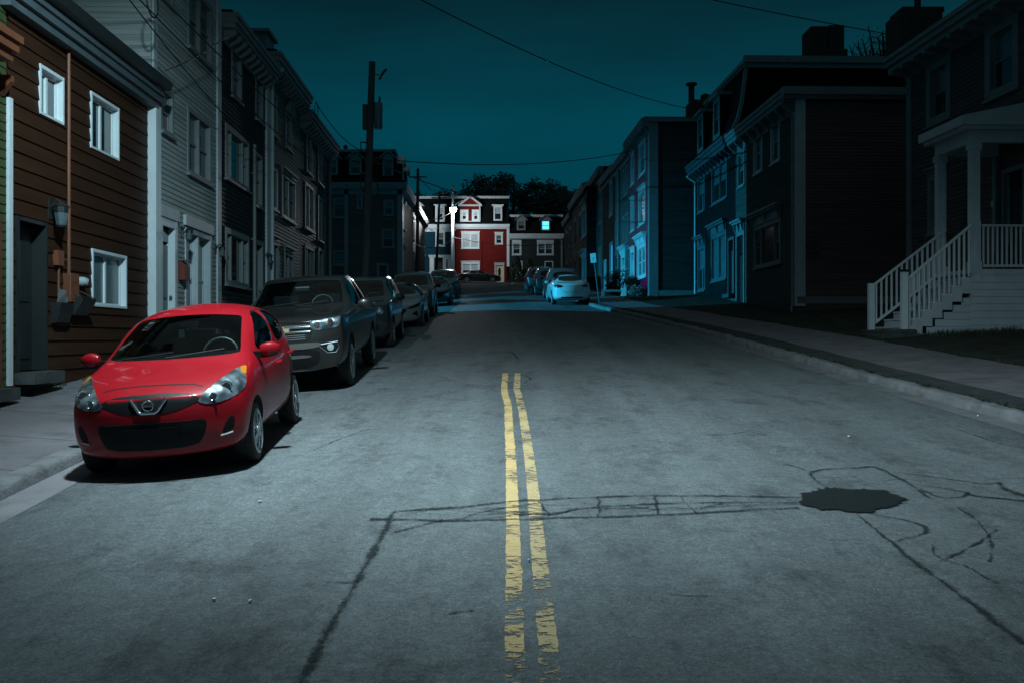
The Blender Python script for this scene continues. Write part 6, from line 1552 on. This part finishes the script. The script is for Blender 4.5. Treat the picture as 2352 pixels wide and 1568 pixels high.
def wire(a, b, sag, label, r=.014, via=None, coil=None):
    a = Vector(a); b = Vector(b); n = 22; m = MB()
    pts = [a.lerp(b, i / n) - Vector((0, 0, 4 * sag * (i / n) * (1 - i / n))) for i in range(n + 1)]
    m.tube(pts, r, 5)
    if coil:
        c = pts[int(coil * n)]; m.tube([c + Vector((.0, .28 * math.sin(i * .5), -.22 + .26 * math.cos(i * .5))) for i in range(22)], r, 5)
    o = m.build('overhead_wire', M['wire']); tag(o, label, 'wire', 'overhead wires'); return o
def WP(u, v, Y): return (xat(u, Y), Y, zat(v, Y))
PO = lambda f: onpole(f)
wire(FL.P(19.1, .15, 9.3), FB.P(53.2, -2.6, 12.3), .75, 'long thick wire crossing the sky down to the chimney of the pink house', .020)
wire((-6.7, 21.5, 10.1), FN.P(28.6, .7, 8.62), .25, 'wire at the top right of the sky reaching the eave of the porch house', .016)
wire(PO(.62), FB.P(56.4, .2, 10.55), .45, 'level wire from the tall pole across the street to the pink house', .022)
wire(PO(.615), WP(1292, 452, 100), 1.2, 'wire falling from the tall pole towards the dark trees on the hill', .026)
wire(FL.P(34.3, .6, 8.1), PO(.64), .35, 'upper wire between the bracketed eaves and the tall pole', .016, coil=.03)
wire(FL.P(34.4, .5, 7.6), PO(.60), .45, 'lower wire between the bracketed eaves and the tall pole', .016)
wire(FL.P(14.5, .55, 6.05), FL.P(35, .75, 6.7), .15, 'upper wire running along the front of the left row', .014, coil=.18)
wire(FL.P(14.5, .55, 5.75), FL.P(35, .7, 6.0), .25, 'middle wire running along the front of the left row', .013)
wire(FL.P(14.5, .55, 5.75), FL.P(27, .4, 4.9), .15, 'lowest wire sloping across the white house', .012)
wire(FL.P(18.4, .45, 4.95), FL.P(22.6, .55, 6.9), .08, 'service wire climbing from the brown house gutter over the white wall', .013)
wire(P2[1] + Vector((0, 0, -.6)), (lx, LY + .2, zat(432, LY)), .9, 'far upper wire from the slim dark pole to the lamp pole', .03)
wire(WP(925, 548, 70), WP(1041, 548, LY), .8, 'pale wire in front of the blue house near the lamp pole', .03)
wire((lx, LY + .1, zat(545, LY)), WP(1292, 560, 100), .5, 'wire crossing the front of the red house', .03)
wire(WP(925, 500, 68), WP(1040, 486, LY), .5, 'wire from the corner house to the glowing lamp', .025)
wire(WP(1292, 432, 95), FB.P(50.3, .2, 7.0), .4, 'wire along the upper fronts of the right row', .018)
wire(WP(1292, 480, 95), FB.P(50.3, .2, 5.9), .4, 'lower wire along the fronts of the right row', .016)

# ------------------------------------------------------------------ parking sign
Y = 45.4; bx = xat(1378, Y); gz = pav_right(bx, Y)
t = thing('parking_sign', 'small white parking sign on a thin leaning post at the right kerb', 'sign', (bx, Y, gz))
top = Vector((xat(1363, Y), Y, zat(583, Y)))
m = MB(); m.tube([(bx, Y, gz - .2), tuple(top - Vector((0, 0, .05)))], .030, 8); m.build('post', M['grey_metal'], t)
f = Fr(top + Vector((0, -.04, 0)), (.97, .1, 0), (-.1, -1, 0)); c = .10
def SP(a, z): return f.P(a - z * -.10, 0, z)
m = MB(); fr = Fr(f.o, Vector((.93, -.36, 0)), Vector((-.36, -.93, 0)))
m.prism_n(fr, 0, .012, [(-.12, -.43), (.14, -.40), (.10, .02), (-.16, -.01)]); pl = m.build('sign_plate', M['white'], t)
m = MB()
for z, w in ((-.06, .06), (-.20, .09), (-.25, .07), (-.30, .09), (-.35, .06)): m.prism_n(fr, .0125, .015, [(-w, z - .012), (w, z - .010), (w, z + .010), (-w, z + .008)])
m.build('sign_print', M['trim_dim'], pl)

# ------------------------------------------------------------------ plants
def leaves(mb, c, rad, n, size, squash=1.0, seed=0, hollow=.35, clump=0, mi=0):
    r = random.Random(seed); c = Vector(c)
    cl = []
    for _ in range(clump):
        while True:
            d = Vector((r.uniform(-1, 1), r.uniform(-1, 1), r.uniform(-.9, 1)))
            if .25 < d.length < 1: break
        cl.append((c + Vector((d.x * rad, d.y * rad, d.z * rad * squash)), rad * r.uniform(.22, .42)))
    for i in range(n):
        if cl: cc, rr = cl[r.randrange(len(cl))]; sq = 1
        else: cc, rr, sq = c, rad, squash
        d = Vector((r.gauss(0, 1), r.gauss(0, 1), r.gauss(0, 1))).normalized() * (r.random() ** hollow)
        p = cc + Vector((d.x * rr, d.y * rr, d.z * rr * sq))
        a = Vector((r.gauss(0, 1), r.gauss(0, 1), r.gauss(0, 1))).normalized(); b = a.orthogonal().normalized()
        s = size * r.uniform(.6, 1.3)
        mb.add([p - a * s, p + b * s * .5, p + a * s, p - b * s * .5], [(0, 1, 2, 3)], mi)
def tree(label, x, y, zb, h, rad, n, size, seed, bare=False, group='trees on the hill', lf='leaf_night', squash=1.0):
    t = thing('tree', label, 'tree', (x, y, zb), group); r = random.Random(seed); m = MB(); B = Vector((x, y, zb)); ct = B + Vector((0, 0, h - rad * squash))
    m.tube([B - Vector((0, 0, .4)), B.lerp(ct, .5) + Vector((r.uniform(-.2, .2), 0, 0)), ct], [rad * .10, rad * .08, rad * .05], 8)
    tips = []
    for i in range(16 if bare else 9):
        d = Vector((r.gauss(0, 1), r.gauss(0, 1), abs(r.gauss(0, .8)) + .1)).normalized(); s = B.lerp(ct, r.uniform(.55, 1)); e = ct + Vector((d.x, d.y, d.z * squash)) * rad * r.uniform(.7, 1.0)
        m.tube([s, s.lerp(e, .5) + Vector((0, 0, rad * .1)), e], [rad * .045, rad * .03, rad * .012], 5); tips.append(e)
        if bare:
            for _ in range(5):
                g = s.lerp(e, r.uniform(.4, 1)); q = g + Vector((r.gauss(0, 1), r.gauss(0, 1), r.gauss(.4, 1))).normalized() * rad * .35; m.tube([g, q], [rad * .015, rad * .006], 4)
    m.build('trunk', M['bark'], t)
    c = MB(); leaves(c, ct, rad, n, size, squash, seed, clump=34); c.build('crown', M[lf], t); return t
def HZ(x, y): return terrain_z(x, y)
tl = [(1100, 402, 136, 3.0, 'leftmost tree on the hill behind the red house'), (1140, 398, 140, 3.6, 'tallest broad tree on the hill above the red house'), (1180, 402, 143, 3.3, 'tree on the hill between the tallest one and the round ones'),
      (1232, 414, 140, 2.9, 'round tree on the hill above the lit dormer'), (1268, 424, 138, 2.6, 'lower round tree on the hill right of the lit dormer'), (1300, 436, 136, 2.4, 'rightmost low tree on the hill by the brown row house')]
for i, (u, v, y, r_, lb) in enumerate(tl):
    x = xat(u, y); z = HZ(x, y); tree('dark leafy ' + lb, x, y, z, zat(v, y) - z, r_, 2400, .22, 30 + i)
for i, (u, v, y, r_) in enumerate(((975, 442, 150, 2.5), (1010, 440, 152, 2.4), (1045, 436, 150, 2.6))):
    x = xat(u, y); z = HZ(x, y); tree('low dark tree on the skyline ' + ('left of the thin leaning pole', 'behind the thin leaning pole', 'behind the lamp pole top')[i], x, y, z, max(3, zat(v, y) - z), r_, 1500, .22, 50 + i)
tree('bare fuzzy tree rising behind the chimneys at the upper right', xat(2030, 62), 62, plane(62), zat(52, 62) - plane(62), 2.4, 700, .10, 71, True, 'trees behind the right row', 'bark')
tree('low bare treetop just left of the fuzzy tree at the upper right', xat(1978, 64), 64, plane(64), zat(100, 64) - plane(64), 1.3, 350, .08, 72, True, 'trees behind the right row', 'bark')
# evergreens in front of the green house
for u, v, w, lb in ((1187, 592, 1.0, 'tall dark conical evergreen beside the cream door'), (1217, 598, .8, 'slim dark conical evergreen in front of the green house'), (1281, 622, .55, 'small rounded evergreen below the lit dormer')):
    y = 108.9; x = xat(u, y); zb = plane(y) + .1; ht = zat(v, y) - zb
    t = thing('evergreen', lb, 'shrub', (x, y, zb), 'evergreens in front of the green house'); m = MB(); m.tube([(x, y, zb - .2), (x, y, zb + ht * .9)], [.09, .02], 6); m.build('trunk', M['bark'], t)
    c = MB(); r = random.Random(u)
    for i in range(2600):
        f = r.random() ** 1.3; a = r.uniform(0, 6.283); q = w * (1 - f) ** .75 * (r.random() ** .35) * (1 + .2 * math.sin(a * 3 + f * 9)) + .05; p = Vector((x + q * math.cos(a), y + q * math.sin(a) * .7, zb + .1 + f * ht)); s = r.uniform(.06, .14)
        d = Vector((r.gauss(0, 1), r.gauss(0, 1), r.gauss(.6, 1))).normalized(); b = d.orthogonal().normalized(); c.add([p - d * s, p + b * s * .5, p + d * s, p - b * s * .5], [(0, 1, 2, 3)])
    c.build('foliage', M['leaf'], t)
# shrubs and a planter at the foot of the pink and aqua houses
def shrub(name, label, x, y, z, rad, h, n, seed, size=.06, lf='leaf', group='shrubs by the pink house'):
    t = thing(name, label, 'shrub', (x, y, z), group); m = MB(); r = random.Random(seed)
    for i in range(6): a = r.uniform(0, 6.28); m.tube([(x, y, z - .1), (x + rad * .5 * math.cos(a), y + rad * .5 * math.sin(a), z + h * .8)], [.02, .008], 5)
    m.build('stem', M['bark'], t); c = MB(); leaves(c, (x, y, z + h * .55), rad, n, size, h * .5 / rad, seed, clump=14); c.build('foliage', M[lf], t)
x, y = FB.P(55.6, 0, 0).x - .8, 55.4; shrub('shrub', 'dark rounded shrub in front of the aqua house door', x, y, pav_right(x, y), .75, 1.35, 1700, 5)
x, y = FB.P(53.8, 0, 0).x - .45, 53.6; shrub('shrub', 'loose leafy shrub under the pink house window, left of the corner board', x, y, pav_right(x, y), .5, 1.0, 900, 6)
x, y = FB.P(51.3, 0, 0).x - .40, 51.2; shrub('shrub', 'low pale leaved plant at the pink house corner', x, y, pav_right(x, y), .42, .5, 600, 7, .07, 'trim_dim')
M['pale_leaf'] = mat('pale_leaf', (.35, .42, .36), .6, var=.4, scale=6)
x, y = FB.P(52.3, 0, 0).x - .42, 52.2; shrub('shrub', 'small bright leaved plant beneath the pink house window', x, y, pav_right(x, y), .36, .5, 450, 8, .07, 'pale_leaf')
x, y = FB.P(54.6, 0, 0).x - 1.3, 53.0; t = thing('planter', 'low planter bench with a white end block in front of the pink house', 'planter', (x, y, pav_right(x, y))); z = pav_right(x, y)
m = MB(); m.box(W0, x - .75, x + .55, y - .2, y + .2, z + .22, z + .34); m.build('seat', M['trim_dim'], t); m = MB(); m.box(W0, x + .30, x + .55, y - .24, y + .24, z - .02, z + .42); m.build('end_block', M['white'], t); m = MB(); m.box(W0, x - .75, x - .6, y - .18, y + .18, z - .02, z + .22); m.build('leg', M['trim_dim'], t)
# grass tufts along the foot of the taupe house gable and porch skirt
def tufts(name, pts, n, hgt, seed):
    r = random.Random(seed); m = MB()
    for i in range(n):
        (x0, y0), (x1, y1) = pts; f = r.random(); x, y = lerp(x0, x1, f) + r.gauss(0, .10), lerp(y0, y1, f) + r.gauss(0, .22); z = yard_z(x, y); a = r.uniform(0, 6.28); h = hgt * r.uniform(.4, 1.2); l = Vector((math.cos(a), math.sin(a), 0)); s = Vector((-l.y, l.x, 0)) * .008; p = Vector((x, y, z - .02))
        m.add([p - s, p + s, p + l * h * .3 + Vector((0, 0, h))], [(0, 1, 2)])
    o = m.build(name, M['leaf']); tag(o, kind='stuff'); return o
o = tufts('grass', ((8.9, 26.3), (9.6, 33.2)), 2200, .16, 3); tag(o, 'rough dark grass strip between the porch stairs and the oxblood gable', 'grass')
o = tufts('grass', ((9.6, 22.9), (11.6, 22.9)), 1500, .14, 4); tag(o, 'rough dark grass at the foot of the white stair skirt', 'grass')

def weeds(pts_f, ya, yb, n, hgt, seed):
    r = random.Random(seed); m = MB()
    for i in range(n):
        y = r.uniform(ya, yb)
        if noise.noise(Vector((y * 1.3, seed, 0))) < -.05: continue
        x, z = pts_f(y); x += r.gauss(0, .035)
        for _ in range(3):
            a = r.uniform(0, 6.28); h = hgt * r.uniform(.3, 1.2); l = Vector((math.cos(a), math.sin(a), 0)); s = Vector((-l.y, l.x, 0)) * .006; p = Vector((x, y, z))
            m.add([p - s, p + s, p + l * h * .6 + Vector((0, 0, h * .8))], [(0, 1, 2)])
    o = m.build('weeds', M['leaf']); tag(o, kind='stuff'); return o
o = weeds(lambda y: (pr0(y) + .02, pav_right(pr0(y), y) - .02), 8, 40, 1500, .09, 21); tag(o, 'thin weeds growing behind the right kerb', 'weeds')
o = weeds(lambda y: (pr2(y) + .0, pav_right(pr2(y), y) - .01), 10, 34, 1800, .12, 22); tag(o, 'ragged weeds along the inner edge of the right pavement', 'weeds')
o = weeds(lambda y: (FL.P(y, .08, 0).x, pav_left(FL.P(y, .08, 0).x, y) - .01), 12, 40, 1200, .08, 23); tag(o, 'thin weeds at the foot of the left house fronts', 'weeds')
# ------------------------------------------------------------------ night sky, lamps, camera
wd = bpy.data.worlds.new('World'); scene.world = wd; wd.use_nodes = True
nt = wd.node_tree; N = nt.nodes; L = nt.links; bg = N['Background']
tc = N.new('ShaderNodeTexCoord'); sx = N.new('ShaderNodeSeparateXYZ'); L.new(tc.outputs['Generated'], sx.inputs[0])
rp = N.new('ShaderNodeValToRGB'); e = rp.color_ramp.elements
e[0].position = 0.0; e[0].color = (.0010, .046, .070, 1)
e[1].position = 1.0; e[1].color = (.085, .108, .110, 1)  # zenith out of view, raised as added fill for dark walls
for p, c in ((.10, (.0006, .054, .083, 1)), (.20, (.0006, .045, .067, 1)), (.32, (.0016, .021, .030, 1)), (.60, (.026, .056, .064, 1))):
    k = e.new(p); k.color = c
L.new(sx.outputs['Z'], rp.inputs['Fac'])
mp = N.new('ShaderNodeMapping'); mp.inputs['Scale'].default_value = (1, 1, 3.2); L.new(tc.outputs['Generated'], mp.inputs['Vector'])
nz = N.new('ShaderNodeTexNoise'); nz.inputs['Scale'].default_value = 2.4; nz.inputs['Detail'].default_value = 5; nz.inputs['Roughness'].default_value = .55; L.new(mp.outputs['Vector'], nz.inputs['Vector'])
mr = N.new('ShaderNodeMapRange'); mr.inputs['From Min'].default_value = .3; mr.inputs['From Max'].default_value = .7; mr.inputs['To Min'].default_value = .70; mr.inputs['To Max'].default_value = 1.34; L.new(nz.outputs['Fac'], mr.inputs['Value'])
ml = N.new('ShaderNodeMix'); ml.data_type = 'RGBA'; ml.blend_type = 'MULTIPLY'; ml.inputs['Factor'].default_value = 1; L.new(rp.outputs['Color'], ml.inputs['A']); L.new(mr.outputs['Result'], ml.inputs['B'])
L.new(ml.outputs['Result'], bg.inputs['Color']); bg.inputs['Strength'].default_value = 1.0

def lamp(name, kind, loc, energy, col, size=.1, aim=None, cone=None, blend=None):
    l = bpy.data.lights.new(name, kind); l.energy = energy; l.color = col; l.shadow_soft_size = size
    o = bpy.data.objects.new(name, l); COL.objects.link(o); o.location = loc
    if aim is not None: o.rotation_euler = (Vector(aim) - Vector(loc)).to_track_quat('-Z', 'Y').to_euler()
    if cone: l.spot_size = R(cone); l.spot_blend = blend
    return o
NC = (.69, .925, 1.0)
lamp('near_street_lamp_light', 'SPOT', (LX + .25, LYN + .3, LZ - .06), 5700, NC, .16, (.5, 11.5, plane(11.5)), 107, 1.0)
lamp('near_street_lamp_spill', 'SPOT', (LX + .25, LYN + .3, LZ - .10), 650, (.56, .88, 1.0), .16, (LX + .25, LYN + .3001, 0), 176, .22)
lamp('side_street_lamp_light', 'SPOT', (CXL, CYL, CZL + .10), 48000, (.03, .60, 1.0), .06, (6, 53, plane(47) + 4.5), 68, .15)
lamp('near_street_lamp_side_light', 'SPOT', (LX + .25, LYN + .3, LZ - .10), 3100, (.58, .90, 1.0), .16, (-6.6, 20, .4), 68, 1.0)
lamp('far_street_lamp_light', 'SPOT', (lx + .02, LY - .55, lz - .52), 1600, (.88, .97, 1.0), .16, (lx + 1.2, 111, plane(110) + 4.5), 156, .5)
lamp('far_street_lamp_back_light', 'SPOT', (lx + .02, LY - .60, lz - .52), 9000, (.95, .97, 1.0), .16, (-7.2, 69, 7.0), 16, .8)  # extra narrow spot added to brighten the corner house front

cam = bpy.data.cameras.new('Camera'); co = bpy.data.objects.new('Camera', cam); COL.objects.link(co)
cam.sensor_width = 36; cam.lens = 36 * F / 2352; cam.clip_end = 2000; cam.clip_start = .05
co.location = (0, 0, 0); co.rotation_euler = (R(90), 0, 0); cam.shift_y = -(784 - HV) / 2352
scene.camera = co
vs_ = scene.view_settings; vs_.view_transform = 'Standard'; vs_.look = 'None'; vs_.exposure = 0; vs_.gamma = 1
scene.cycles.use_denoising = True
scene.cycles.max_bounces = 6
